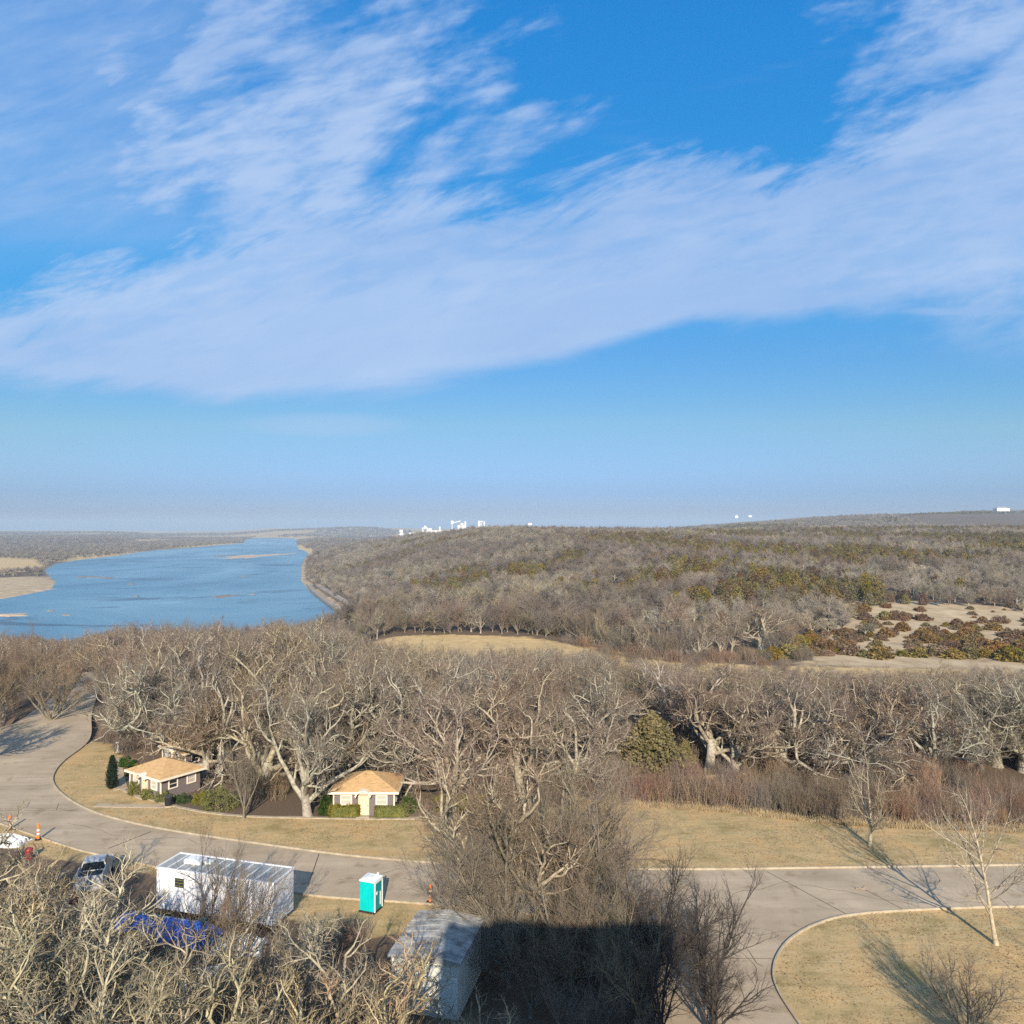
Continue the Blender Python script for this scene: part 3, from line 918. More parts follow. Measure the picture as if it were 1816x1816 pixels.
def leafy(name, x, y, me, label, cat, group=None, rz=0.0, s=1.0, stem=None, sz=None, z=None):
    e = empty(name, (x, y, (zat(x, y) if z is None else z)), rz)
    e.scale = (s, s, sz or s)
    link(bpy.data.objects.new('foliage', me), e)
    if stem: link(bpy.data.objects.new('trunk', stem), e)
    tag(e, label, cat, group)
    return e
def stem_mesh(h, r):
    mb = MB()
    mb.cyl((0, 0, -.3), (0, 0, h * .85), r, r * .25, 'bark2', 7)
    for i in range(9):
        a = i * 2.4
        z = h * (.1 + .08 * i)
        mb.cyl((0, 0, z), (math.cos(a) * h * .22 * (1 - i * .07), math.sin(a) * h * .22 * (1 - i * .07), z + h * .06), r * .3, r * .1, 'bark2', 5)
    o = mb.build('trunk')
    me = o.data
    bpy.data.objects.remove(o)
    return me

ced_me = [leaf_cloud(100 + i, 9000, cone_shape(6.2, 2.6, .3, .7), .16, ['cedar']) for i in range(2)]
ced_stem = stem_mesh(6.4, .16)
p = G(1158, 1385)
leafy('cedar', p[0], p[1] + .8, ced_me[0], 'lone rusty green cedar above the reddish thicket', 'cedar', s=1.38, sz=1.08, stem=ced_stem)
p = G(1215, 1372)
leafy('cedar', p[0] + .5, p[1] + 2.5, ced_me[1], 'small rusty cedar at the right foot of the lone cedar', 'cedar', s=.45, sz=.45, stem=ced_stem)
# hedges round the cabins
def hedge(x, y, dx, dy, dz, rz, mat, label, seed=1, cat='hedge', group=None, n=2600, name='hedge'):
    me = leaf_cloud(seed, n, box_shape(dx, dy, dz), .075, [mat])
    e = empty(name, (x, y, 0), rz)
    link(bpy.data.objects.new('foliage', me), e)
    mb = MB()
    mb.box((0, 0, dz * .45), (dx * .93, dy * .88, dz * .9), mat, bev=.12)
    mb.build('branches', e)
    tag(e, label, cat, group)
def bush(x, y, rx, ry, h, mat, label, seed=1, cat='shrub', group=None, n=2600, z=None, name='evergreen_shrub', ls=.08):
    me = leaf_cloud(seed, n, blob_shape(rx, ry, h, .12), ls, [mat])
    e = empty(name, (x, y, zat(x, y) if z is None else z), 0)
    link(bpy.data.objects.new('foliage', me), e)
    mb = MB()
    for i in range(9):
        a = i * 2.4
        mb.cyl((0, 0, -.1), (rx * .6 * math.cos(a), ry * .6 * math.sin(a), h * .7), .04, .015, 'bark2', 5)
    mb.build('stems', e)
    tag(e, label, cat, group)
a, b = G(583, 1451), G(636, 1451)
hedge((a[0] + b[0]) / 2, a[1] + .35, 2.7, .8, 1.05, 0, 'boxw', 'clipped olive hedge under the left window of the front cabin', 201)
a, b = G(664, 1451), G(722, 1451)
hedge((a[0] + b[0]) / 2, a[1] + .35, 2.9, .8, 1.0, 0, 'boxw', 'clipped olive hedge under the right window of the front cabin, browner', 202)
p = G(576, 1449); bush(p[0], p[1] + 1.0, .95, .9, 1.7, 'yew', 'dark green rounded shrub left of the front cabin', 203)
p = G(722, 1446); bush(p[0], p[1] + 1.0, .85, .85, 1.6, 'yew', 'dark green rounded shrub right of the front cabin', 204)
p = G(812, 1446); hedge(p[0], p[1] + 1.2, 4.4, 1.4, 1.2, 0, 'boxw', 'loose olive hedge half hidden by twigs right of the front cabin', 205, n=4000)
for i, (px, py, w, h, mat, lab) in enumerate([(240, 1409, 1.0, 1.35, 'boxw', 'rusty olive shrub at the left corner of the left cabin'), (263, 1417, 1.0, 1.0, 'boxw', 'low olive shrub under the door side of the left cabin'),
                                              (288, 1422, .95, .95, 'boxw', 'low olive shrub below the front corner of the left cabin'), (322, 1424, .8, .8, 'yew', 'small green shrub under the side window of the left cabin'),
                                              (384, 1436, 1.9, 1.9, 'boxw', 'large green brown shrub between the left cabin and the lawn tree'), (222, 1360, 1.0, 1.0, 'yew', 'dark shrub behind the left cabin path'),
                                              (236, 1375, 1.1, 1.0, 'boxw', 'olive shrub behind the left corner of the left cabin'), (355, 1426, 1.0, 1.0, 'boxw', 'olive shrub at the right side of the left cabin')]):
    p = G(px, py)
    bush(p[0], p[1] + w * .3, w, w * .7, h, mat, lab, 210 + i, n=4200, ls=.07)
p = G(199, 1398)
leafy('columnar_juniper', p[0], p[1], leaf_cloud(231, 5000, cone_shape(3.3, .52, .3, .35, .05), .08, ['juniper']), 'narrow black green juniper standing on the grey path', 'juniper', stem=stem_mesh(3.0, .06))

# ---------------------------------------------------------------- thickets
def brush_levels(k1=4, k2=5, ln=1.3):
    return [dict(n=5, len=2.1, r=.022, g=.09, up=.06, sides=4, tip=.4, lv=.4),
            dict(n=4, len=.95, r=.011, g=.13, up=.05, sides=3, kids=k1 + 1, ang=(18, 45), tmin=.25, tip=.4),
            dict(n=3, len=.5, r=.006, g=.15, up=.04, sides=3, kids=k2, ang=(20, 50), tmin=.1, tip=.3)]
def brush_mesh(seed, nst, rad, mats):
    rr = random.Random(seed)
    st = []
    for _ in range(nst):
        a, q = rr.uniform(0, 6.28), rad * math.sqrt(rr.random())
        st.append(((q * math.cos(a), q * math.sin(a), -.1), (rr.gauss(0, .22), rr.gauss(0, .22), 1)))
    return levels_mesh('stems', grow(seed, brush_levels(), st), mats, [0, 1, 1])
BR = [brush_mesh(300 + i, 55, 1.5, m) for i, m in enumerate((['redtwig', 'redtwig'], ['redtwig', 'redtwig'], ['twig2', 'redtwig'], ['bark2', 'twig2']))]
def brush(x, y, s, k, label, group, sz=None):
    o = link(bpy.data.objects.new('thicket_shrub', BR[k]))
    o.location = (x, y, zat(x, y))
    o.rotation_euler = (0, 0, rs.uniform(0, 6.28))
    o.scale = (s, s, sz or s)
    return tag(o, label, 'shrub', group)
for i in range(82):
    t = i / 81
    px = 1040 + t * 860 + rs.uniform(-8, 8)
    row = rs.choice([0, 0, 1, 2])
    base = np.interp(px, [1040, 1100, 1300, 1420, 1500, 1600, 1816], [1420, 1424, 1436, 1450, 1458, 1462, 1470])
    x, y = G(px, base)
    y += .9 + row * 2.2 + rs.uniform(0, .9)
    x = (px - 908) / F * y
    hgt = rs.uniform(.62, 1.2) * (.95 if px < 1400 else .85)
    k = rs.choice([0, 1, 2]) if px < 1330 or px > 1560 else 3
    lab = {0: 'reddish bare shrub of the thicket behind the lawn', 3: 'dark grey bare shrub of the thicket right of the reddish stretch'}[0 if k != 3 else 3]
    brush(x, y, hgt, k, lab, 'thicket behind the lawn' if k != 3 else 'grey thicket behind the lawn')
for i in range(80):
    px = rs.uniform(1080, 1860)
    y = rs.uniform(80, 102)
    x = (px - 908) / F * y
    brush(x, y, rs.uniform(.7, 1.25), rs.choice([2, 3, 3]), 'brown bare undergrowth shrub between the thicket and the right grove', 'undergrowth behind the thicket')
for i in range(12):
    x, y = rs.uniform(-74, -60), rs.uniform(96, 118)
    if float(poly_dist(ROADP, np.array([x]), np.array([y]))[0]) < 1.5: continue
    brush(x, y, rs.uniform(.8, 1.3), rs.choice([0, 1]), 'reddish bare shrub under the trees at the left edge', 'shrubs at the left edge')
for i in range(28):     # undergrowth left, round the cabins
    px = rs.choice([rs.uniform(440, 545), rs.uniform(735, 1040), rs.uniform(170, 250)])
    y = rs.uniform(76, 88)
    if px < 260: y = rs.uniform(93, 108)
    x = (px - 908) / F * y
    if dRoad is not None and float(poly_dist(ROADP, np.array([x]), np.array([y]))[0]) < 1.5: continue
    brush(x, y, rs.uniform(.6, .95), 2 if rs.random() < .5 else 3, 'brown bare undergrowth shrub under the grove oaks', 'undergrowth under the grove')
for i in range(40):     # foreground undergrowth
    x, y = rs.uniform(-30, 9.5), rs.uniform(33, 53)
    if -8.5 < x < -.5 and 40.5 < y < 50: continue
    if x < -12 and y > 46.5: continue
    if x > 0 and y < 46: lab, g = 'bare undergrowth shrub in the shadow of the tower', 'undergrowth in the tower shadow'
    else: lab, g = 'bare undergrowth shrub below the foreground oaks', 'undergrowth below the foreground oaks'
    if float(poly_dist(ROADP, np.array([x]), np.array([y]))[0]) < 1.2: continue
    brush(x, y, rs.uniform(.4, .8), rs.choice([1, 2, 3, 3]), lab, g)
# tall dry grass at the edge of the thicket
def grass_strip():
    rr = np.random.RandomState(9)
    n = 26000
    px = rr.uniform(1000, 2000, n)
    base = np.interp(px, [1000, 1100, 1300, 1420, 1500, 1600, 1816, 2000], [1418, 1424, 1437, 1452, 1459, 1464, 1472, 1474])
    Y = 1400 * 26.5 / (base - 935) + rr.gamma(1.2, .55, n) - .3
    X = (px - 908) / F * Y
    h = rr.uniform(.08, .4, n) * (1 + .5 * np.sin(X * 1.7) * np.sin(X * .6 + 1))
    th = rr.uniform(0, PI, n)
    w = .018
    lx, ly = rr.normal(0, .12, n), rr.normal(0, .12, n)
    V = np.stack([np.stack([X - w * np.cos(th), Y - w * np.sin(th), np.zeros(n)], 1), np.stack([X + w * np.cos(th), Y + w * np.sin(th), np.zeros(n)], 1),
                  np.stack([X + lx, Y + ly, h], 1)], 1).reshape(-1, 3)
    o = link(bpy.data.objects.new('tall_grass', np_mesh('tall_grass', V, np.arange(3 * n).reshape(n, 3), ['drygrass'])))
    tag(o, 'golden dry grass along the foot of the thicket', 'grass', kind='stuff')
grass_strip()
def lawn_tufts():
    rr = np.random.RandomState(19)
    n = 150000
    X = rr.uniform(-50, 55, n)
    Y = rr.uniform(38, 92, n)
    ok = (poly_dist(lawnP, X, Y) < -.2) & (poly_dist(ROADP, X, Y) > .12)
    cl = np.sin(X * .9 + 2 * np.sin(Y * .5)) * np.sin(Y * 1.3 + np.sin(X * .7)) + rr.normal(0, .6, n)
    ok &= cl > .1
    X, Y = X[ok], Y[ok]
    n = len(X)
    th = rr.uniform(0, PI, n)
    w = rr.uniform(.02, .05, n)
    h = rr.uniform(.02, .075, n)
    lx, ly = rr.normal(0, .07, n), rr.normal(0, .07, n)
    V = np.stack([np.stack([X - w * np.cos(th), Y - w * np.sin(th), np.zeros(n)], 1), np.stack([X + w * np.cos(th), Y + w * np.sin(th), np.zeros(n)], 1),
                  np.stack([X + lx, Y + ly, h], 1)], 1).reshape(-1, 3)
    o = link(bpy.data.objects.new('lawn_grass', np_mesh('lawn_grass', V, np.arange(3 * n).reshape(n, 3), ['lawnblade'])))
    tag(o, 'short straw coloured winter grass of the lawns', 'grass', kind='stuff')
M['lawnblade'] = mat_noise('straw_grass_blades', [(.3, (.15, .10, .045)), (.7, (.25, .175, .085))], .5)
lawn_tufts()

def fallen_leaves():
    rr = np.random.RandomState(29)
    n = 90000
    X = rr.uniform(-50, 55, n)
    Y = rr.uniform(30, 92, n)
    near_trees = np.exp(-((Y - 70) / 6) ** 2) * .5 + np.where((X > 16) & (Y < 55), .9, .25)
    cl = np.sin(X * .31 + 2 * np.sin(Y * .23)) * .5 + np.sin(X * 1.3 + Y * .9) * .35
    ok = (poly_dist(lawnP, X, Y) < .5) & (rr.uniform(0, 1, n) < near_trees * (.5 + cl))
    inroad = poly_dist(ROADP, X, Y) < .1
    ok &= ~inroad
    X, Y = X[ok], Y[ok]
    n = len(X)
    th = rr.uniform(0, 2 * PI, n)
    w = rr.uniform(.03, .075, n)
    z = rr.uniform(.015, .05, n)
    V = np.stack([np.stack([X + w * np.cos(th + a), Y + w * np.sin(th + a), z + rr.uniform(0, .05, n)], 1) for a in (0, 2.1, 4.2)], 1).reshape(-1, 3)
    o = link(bpy.data.objects.new('fallen_leaves', np_mesh('fallen_leaves', V, np.arange(3 * n).reshape(n, 3), ['leaf'])))
    tag(o, 'brown fallen leaves scattered over the lawns', 'leaves', kind='stuff')
M['leaf'] = mat_noise('dry_brown_leaves', [(.3, (.13, .07, .035)), (.5, (.25, .15, .075)), (.7, (.55, .42, .28))], 2.2)
fallen_leaves()

# ---------------------------------------------------------------- cabins
def cabin_proto(x, y, rz, label):
    c = empty('cabin', (x, y, 0), rz)
    w, d, h = 5.5, 4.5, 2.12
    MB().box((0, 0, h / 2 - .05), (w, d, h + .1), 'siding').build('wall', c)
    ew, ed, pk = 6.4, 5.3, 3.42
    hx, hy = ew / 2, ed / 2
    vs = [(-hx, -hy, h), (hx, -hy, h), (hx, hy, h), (-hx, hy, h), (0, 0, pk)]
    vs2 = [(a, b, z + .16) for a, b, z in vs[:4]] + [(-.25, 0, pk + .02), (.25, 0, pk + .02)]
    roof = MB()
    roof.add(vs[:4] + vs2, [[3, 2, 1, 0], [0, 1, 5, 4], [1, 2, 6, 5], [2, 3, 7, 6], [3, 0, 4, 7], [4, 5, 9, 8], [5, 6, 9], [6, 7, 8, 9], [7, 4, 8]], 'roof')
    ro = roof.build('roof', c)
    fm = MB()
    for (cx, cy, dx, dy) in ((0, -hy - .025, ew + .1, .05), (0, hy + .025, ew + .1, .05), (-hx - .025, 0, .05, ed), (hx + .025, 0, .05, ed)):
        fm.box((cx, cy, h + .07), (dx, dy, .2), 'trim')
    fm.build('fascia', ro)
    # door with its flat arched hood
    dm = MB().box((0, -d / 2 - .06, .92), (.98, .12, 1.94), 'door')
    do = dm.build('door', c)
    MB().box((.38, -d / 2 - .14, .95), (.05, .05, .12), 'dark').build('handle', do)
    hood = MB()
    pts = [(-.75, h - .16), (-.62, h + .12), (-.35, h + .30), (0, h + .36), (.35, h + .30), (.62, h + .12), (.75, h - .16)]
    y0, y1 = -hy - .32, -d / 2 + .2
    vs, n = [], len(pts)
    for yy_ in (y0, y1):
        for (a, z) in pts: vs.append((a, yy_, z))
        for (a, z) in pts: vs.append((a * .84, yy_, z - .1))
    fs = []
    for i in range(n - 1):
        fs += [[i, i + 1, 2 * n + i + 1, 2 * n + i], [n + i + 1, n + i, 3 * n + i, 3 * n + i + 1], [i + 1, i, n + i, n + i + 1], [2 * n + i, 2 * n + i + 1, 3 * n + i + 1, 3 * n + i]]
    hood.add(vs, fs, 'trim')
    hood.build('door_hood', c)
    MB().box((0, -d / 2 - .45, .06), (1.2, .7, .14), 'conc', bev=.02).build('step', c)
    def window(cx, cy, rot, mat):
        e = MB()
        ww, wh, t = 1.08, .96, .11
        zc = 1.45
        mt = Matrix.Rotation(rot, 3, 'Z')
        def bx(ox, oz, dx, dz, m, dep=.09, oy=-.045):
            pc = mt @ Vector((ox, oy, 0))
            e_.box((cx + pc.x, cy + pc.y, zc + oz), (dx, dep, dz), m, rz=rot)
        e_ = e
        for s in (-1, 1):
            bx(s * (ww / 2 - t / 2), 0, t, wh, 'trim')
            bx(0, s * (wh / 2 - t / 2), ww - 2 * t, t, 'trim')
        bx(0, 0, ww - 2 * t, .05, 'trim', .06, -.03)
        f = e.build('window', c)
        e_ = MB()
        bx(0, 0, ww - 2 * t, wh - 2 * t, mat, .02, -.012)
        e_.build('pane', f)
    window(-1.62, -d / 2, 0, 'blind')
    window(1.62, -d / 2, 0, 'blind')
    window(w / 2, -.9, PI / 2, 'glass')
    window(w / 2, 1.2, PI / 2, 'blind')
    window(-w / 2, 0, -PI / 2, 'glass')
    # corner posts
    for s in (-1, 1):
        MB().box((s * (w / 2 + .03), -d / 2 - .03, h / 2), (.12, .12, h), 'trim').build('corner_board', c)
    tag(c, label, 'cabin', 'tan roofed cabins beside the lawn')
    return c
cab = cabin_proto(-13.6, 75.3, 0, 'tan roofed grey cabin facing the lawn with a cream door between two windows')
c2 = copy_tree(cab)
c2.location = (-34.9, 80.0, 0)
c2.scale = (.95, .95, .97)
c2.rotation_euler = (0, 0, R(-34))
c2['label'] = 'tan roofed grey cabin seen corner on beside the curved drive'
c3 = copy_tree(cab)
c3.location = (-35.9, 88.6, 0)
c3.scale = (.85, .85, .95)
c3.rotation_euler = (0, 0, R(-38))
c3['label'] = 'farther tan roofed cabin half hidden behind the corner on cabin'

# ---------------------------------------------------------------- site things
# white site trailer
ang = math.atan2(-.271, .963)
tr = empty('site_trailer', (-24.3, 54.4, 0), ang)
L, Wd, z0, z1 = 9.1, 2.45, .5, 3.2
body = MB().box((L / 2, Wd / 2, (z0 + z1) / 2), (L, Wd, z1 - z0), 'white', bev=.03)
for i in range(1, 8): body.box((L * i / 8, -.006, (z0 + z1) / 2), (.025, .02, z1 - z0 - .1), 'palegrey')
body.build('body', tr)
rf = MB().box((L / 2, Wd / 2, z1 + .03), (L + .08, Wd + .08, .06), 'trailroof').build('roof', tr)
rm = MB()
for i in range(1, 12): rm.box((L * i / 12, Wd / 2, z1 + .072), (.07, Wd, .03), 'palegrey')
for s in (0, 1): rm.box((L / 2, s * Wd, z1 + .055), (L + .1, .1, .13), 'white')
for s in (0, 1): rm.box((s * L, Wd / 2, z1 + .055), (.1, Wd + .08, .12), 'white')
rm.build('roof_trim', rf)
ac = MB().box((2.1, 1.35, z1 + .24), (1.35, .9, .34), 'white', bev=.08)
for i in range(4): ac.box((1.8 + i * .2, 1.35, z1 + .415), (.05, .6, .02), 'palegrey')
ac.build('air_conditioner', rf)
MB().box((3.1, 1.5, z1 + .16), (.5, .5, .2), 'palegrey', bev=.04).build('roof_vent', rf)
wf = MB()
wx, wz = 1.9, 2.45
for s in (-1, 1):
    wf.box((wx + s * .42, -.03, wz), (.08, .06, .8), 'white')
    wf.box((wx, -.03, wz + s * .36), (.76, .06, .08), 'white')
wo = wf.build('window', tr)
pn = MB().box((wx, -.012, wz), (.76, .02, .64), 'glass')
for i in range(3): pn.box((wx, -.026, wz - .22 + i * .2), (.72, .01, .05), 'boxw')
pn.build('pane', wo)
MB().box((6.6, -.02, 1.75), (.95, .05, 2.2), 'palegrey', bev=.01).build('door', tr)
for xx in (3.9, 4.9):
    for s in (0, 1):
        MB().cyl((xx, s * (Wd - .3), .36), (xx, s * (Wd - .3) + .3, .36), .36, .36, 'black', 16).build('wheel', tr)
MB().box((L / 2, Wd / 2, .42), (L - .2, 1.6, .16), 'dark').build('chassis', tr)
hb = MB().cyl((0, Wd / 2 - .6, .42), (-1.2, Wd / 2, .42), .05, .05, 'dark').cyl((0, Wd / 2 + .6, .42), (-1.2, Wd / 2, .42), .05, .05, 'dark').cyl((-1.1, Wd / 2, .42), (-1.1, Wd / 2, 0), .04, .04, 'dark')
hb.build('tow_bar', tr)
tag(tr, 'long white site trailer with roof vents beside the drive', 'trailer')
# teal boards leaning at the trailer's foot
o = MB().box((0, 0, 0), (4.3, .28, .12), 'tealdark').box((.1, -.1, .1), (3.9, .08, .08), 'palegrey').box((2.0, 0, .12), (.3, .25, .5), 'teal').build('teal_board')
o.location = (-22.2, 52.9, .45)
o.rotation_euler = (0, 0, ang)
tag(o, 'long teal board lying against the foot of the white trailer', 'board')
for s in (-1.8, 1.8):
    b_ = MB().box((0, 0, .19), (.35, .5, .38), 'log').build('timber_block')
    b_.location = (-22.2 + s * .963, 52.9 - s * .271, 0)
    tag(b_, 'wooden block under the %s end of the teal board' % ('left' if s < 0 else 'right'), 'block')

# portable toilet
an = R(-20)
near = Vector((-9.43, 54.5))
tl = empty('portable_toilet', (near.x, near.y, 0), an)
bm_ = MB()
bm_.box((-.57, .57, 1.13), (1.14, 1.14, 2.0), 'teal', bev=.03)
for i in range(4): bm_.box((-.2 - i * .25, -.008, 1.1), (.05, .03, 1.7), 'teal')
bm_.build('cabin_shell', tl)
MB().box((-.57, .57, .07), (1.22, 1.22, .13), 'black', bev=.02).build('skid_base', tl)
dr_ = MB().box((.012, .56, 1.1), (.04, .86, 1.86), 'tealdark', bev=.012)
dr_.build('door', tl)
d2 = MB()
for s in (-1, 1): d2.box((.03, .56 + s * .5, 1.1), (.07, .07, 1.96), 'palegrey')
d2.box((.03, .56, 2.06), (.07, 1.0, .07), 'palegrey')
d2.build('door_frame', tl)
MB().box((.045, .3, 1.35), (.03, .16, .2), 'white').build('door_sign', tl)
MB().box((.05, .78, .85), (.03, .1, .9), 'palegrey').build('door_panel', tl)
rt = MB()
rt.box((-.57, .57, 2.17), (1.24, 1.24, .12), 'palegrey', bev=.04)
q = .5
rt.add([(-.57 - q, .57 - q, 2.22), (-.57 + q, .57 - q, 2.22), (-.57 + q, .57 + q, 2.22), (-.57 - q, .57 + q, 2.22), (-.57 - .25, .57 - .3, 2.34), (-.57 + .25, .57 - .3, 2.34), (-.57 + .25, .57 + .3, 2.34), (-.57 - .25, .57 + .3, 2.34)],
       [[0, 1, 5, 4], [1, 2, 6, 5], [2, 3, 7, 6], [3, 0, 4, 7], [4, 5, 6, 7]], 'palegrey')
rt.build('roof', tl)
MB().cyl((-.2, .85, 2.2), (-.2, .85, 2.5), .07, .07, 'white').build('vent_pipe', tl)
tag(tl, 'teal portable toilet with a white roof beside the drive', 'portable toilet')

# shed below the tower
sh = empty('shed', (-6.6, 43.8, 0), R(-13))
sw, sd, shh = 3.8, 4.7, 3.0
wb = MB().box((sw / 2, sd / 2, shh / 2), (sw, sd, shh), 'offwhite')
for i in range(1, 5): wb.box((sw * i / 5, -.006, shh / 2), (.05, .03, shh - .06), 'offwhite')
for i in range(1, 6): wb.box((-.006, sd * i / 6, shh / 2), (.03, .05, shh - .06), 'offwhite')
wb.build('wall', sh)
rr_ = MB()
rr_.add([(-.2, -.2, shh), (sw + .2, -.2, shh), (sw + .2, sd + .2, shh), (-.2, sd + .2, shh), (-.2, -.2, shh + .14), (sw / 2, -.2, shh + .42), (sw + .2, -.2, shh + .14), (sw + .2, sd + .2, shh + .14), (sw / 2, sd + .2, shh + .42), (-.2, sd + .2, shh + .14)],
        [[3, 2, 1, 0], [0, 1, 6, 5, 4], [1, 2, 7, 6], [2, 3, 9, 8, 7], [3, 0, 4, 9], [4, 5, 8, 9], [5, 6, 7, 8]], 'greyroof')
for i in range(1, 8):
    t = i / 8
    for s in (0, 1):
        a = (-.2 if s == 0 else sw + .2)
        rr_.cyl((a, -.2 + (sd + .4) * t, shh + .15), (sw / 2, -.2 + (sd + .4) * t, shh + .43), .018, .018, 'greyroof', 4)
rr_.build('roof', sh)
sd_ = MB().box((3.2, -.03, 1.1), (1.1, .06, 2.15), 'palegrey').build('door', sh)
MB().box((2.8, -.07, 1.05), (.05, .04, .14), 'dark').build('handle', sd_)
tag(sh, 'pale walled shed with a grey metal roof at the foot of the tower', 'shed')

# crumpled sheets
def heap(name, x, y, rx, ry, h, mat, label, cat, seed, group=None, rz=0.0):
    rr = random.Random(seed)
    n = 26
    vs, fs = [], []
    for j in range(n + 1):
        for i in range(n + 1):
            a, b = i / n * 2 - 1, j / n * 2 - 1
            rad = max(abs(a), abs(b))
            k = max(0, 1 - (a * a + b * b) * .55)
            nz = mnoise.noise(Vector((a * 2.6 + seed, b * 2.6, 0))) * .6 + mnoise.noise(Vector((a * 6 + seed, b * 6, 3))) * .4 + abs(mnoise.noise(Vector((a * 9, b * 9 + seed, 7)))) * .25
            z = max(.0, h * (k * .8 + nz * .55)) if rad < .97 else 0.02
            wob = 1 + .16 * mnoise.noise(Vector((a * 1.7, b * 1.7, seed + 9.)))
            vs.append((a * rx * wob, b * ry * wob, z))
    for j in range(n):
        for i in range(n):
            fs.append([j * (n + 1) + i, j * (n + 1) + i + 1, (j + 1) * (n + 1) + i + 1, (j + 1) * (n + 1) + i])
    o = MB().add(vs, fs, mat).build(name, loc=(x, y, zat(x, y)), rz=rz)
    return tag(o, label, cat, group)
heap('tarpaulin', -21.9, 51.8, 2.9, 1.25, .9, 'tarp', 'crumpled bright blue tarpaulin heaped in front of the white trailer', 'tarpaulin', 3, rz=R(-12))
heap('tarpaulin', -25.3, 53.0, 1.1, .8, .9, 'tarp', 'smaller crumpled blue tarpaulin left of the big blue heap', 'tarpaulin', 8)
heap('plastic_sheet', -17.4, 50.2, 1.7, 1.0, .8, 'plastic', 'crumpled grey white plastic sheet at the right foot of the trailer', 'plastic sheet', 12)
heap('plastic_sheet', -17.2, 47.2, 1.3, .7, .6, 'plastic', 'crumpled grey plastic sheet lying under twigs in front of the trailer', 'plastic sheet', 15)
heap('plastic_sheet', -42.4, 66.6, 1.7, .9, .8, 'plastic', 'crumpled white plastic heap behind the left orange post', 'plastic sheet', 17)
heap('plastic_sheet', -43.6, 65.0, .8, .5, .9, 'white', 'white plastic bundle at the very left edge', 'plastic sheet', 19)
def tub(name, x, y, z, mat, label, cat, r=.35, h=.6):
    e = empty(name, (x, y, z))
    b = MB().cyl((0, 0, 0), (0, 0, h * .85), r * .85, r, mat, 14).build('body', e)
    l = MB().cyl((0, 0, h * .85), (0, 0, h), r * 1.08, r * .95, mat, 14).build('lid', e)
    return tag(e, label, cat)
tub('yellow_barrel', -23.9, 50.2, .0, 'yellow', 'yellow plastic barrel in front of the blue tarpaulin', 'barrel', .45, .95)
tub('blue_barrel', -6.9, 41.2, .0, 'cyan', 'light blue plastic barrel beside the left wall of the shed', 'barrel', .32, .6)
tub('red_barrel', -38.6, 63.6, .0, 'red', 'red barrel half hidden by twigs near the left orange posts', 'barrel', .28, .85)
tub('red_bucket', -31.0, 56.2, .0, 'red', 'red bucket beside the pickup truck', 'bucket', .32, .7)
# trash barrel and white post by the cabins
p = G(299, 1430)
tb = empty('litter_barrel', (p[0], p[1], 0))
MB().cyl((0, 0, .12), (0, 0, .95), .33, .36, 'black', 18).build('barrel', tb)
MB().cyl((0, 0, 0), (0, 0, .12), .42, .42, 'conc', 18).build('base', tb)
MB().cyl((0, 0, .92), (0, 0, .97), .385, .385, 'dark', 18).build('rim', tb)
tag(tb, 'black litter barrel on a concrete pad in front of the left cabin', 'litter bin')
p = G(210, 1333)
wp = empty('drinking_fountain', (p[0], p[1], 0))
MB().box((0, 0, .55), (.28, .28, 1.1), 'white', bev=.04).build('pedestal', wp)
MB().box((0, -.15, 1.12), (.42, .55, .16), 'white', bev=.05).build('basin', wp)
MB().box((0, 0, .04), (1.0, .7, .08), 'conc').build('base', wp)
tag(wp, 'small white pedestal fountain on the grass beyond the left cabin', 'fountain')

# orange channel posts
def post(x, y, label, h=1.15):
    e = empty('channel_post', (x, y, .0))
    MB().cyl((0, 0, 0), (0, 0, .1), .3, .24, 'black', 8).build('base', e)
    b = MB().cyl((0, 0, .1), (0, 0, h), .12, .10, 'orange', 12).build('post_body', e)
    for z in (.45, .75):
        MB().cyl((0, 0, z), (0, 0, z + .13), .124, .121, 'white', 12).build('reflective_band', b)
    MB().box((0, 0, h + .05), (.07, .03, .12), 'orange').build('top_handle', e)
    return tag(e, label, 'traffic post', 'orange traffic posts')
p = G(17, 1471); post(p[0], p[1], 'orange and white traffic post at the far left edge')
p = G(68, 1489); post(p[0], p[1], 'orange traffic post right of the other, nearer the oaks', 1.25)
p = G(763, 1600); post(p[0], p[1], 'orange traffic post between the toilet and the shed')

# silver grey pickup truck
pk = empty('pickup_truck', (-31.2, 59.6, 0), R(108))
def prof(mb, pts, w, mat, inset=0.0):
    n = len(pts)
    vs = [(x, -w / 2, z) for x, z in pts] + [(x, w / 2, z) for x, z in pts]
    fs = [list(range(n)), list(range(2 * n - 1, n - 1, -1))] + [[i, n + i, n + (i + 1) % n, (i + 1) % n] for i in range(n)]
    return mb.add(vs, fs, mat)
bd = MB()
prof(bd, [(-2.7, .45), (2.6, .45), (2.7, .75), (2.55, 1.02), (1.2, 1.12), (-2.7, 1.12)], 1.9, 'truck')
bd.box((-1.75, 0, 1.13), (1.7, 1.6, .04), 'dark')
bd.build('body', pk)
cb = MB()
vs = []
for z, f, b_, w in ((1.12, 1.3, -.8, .93), (1.72, .55, -.62, .74), (1.78, .45, -.55, .70)):
    vs += [(b_, -w, z), (f, -w, z), (f, w, z), (b_, w, z)]
cb.add(vs, [[0, 1, 5, 4], [1, 2, 6, 5], [2, 3, 7, 6], [3, 0, 4, 7], [4, 5, 9, 8], [5, 6, 10, 9], [6, 7, 11, 10], [7, 4, 8, 11], [8, 9, 10, 11]], 'truck')
cb.build('cab', pk)
def quad(pts, mat, name, par): return MB().add(pts, [[0, 1, 2, 3]], mat).build(name, par)
g_ = MB()
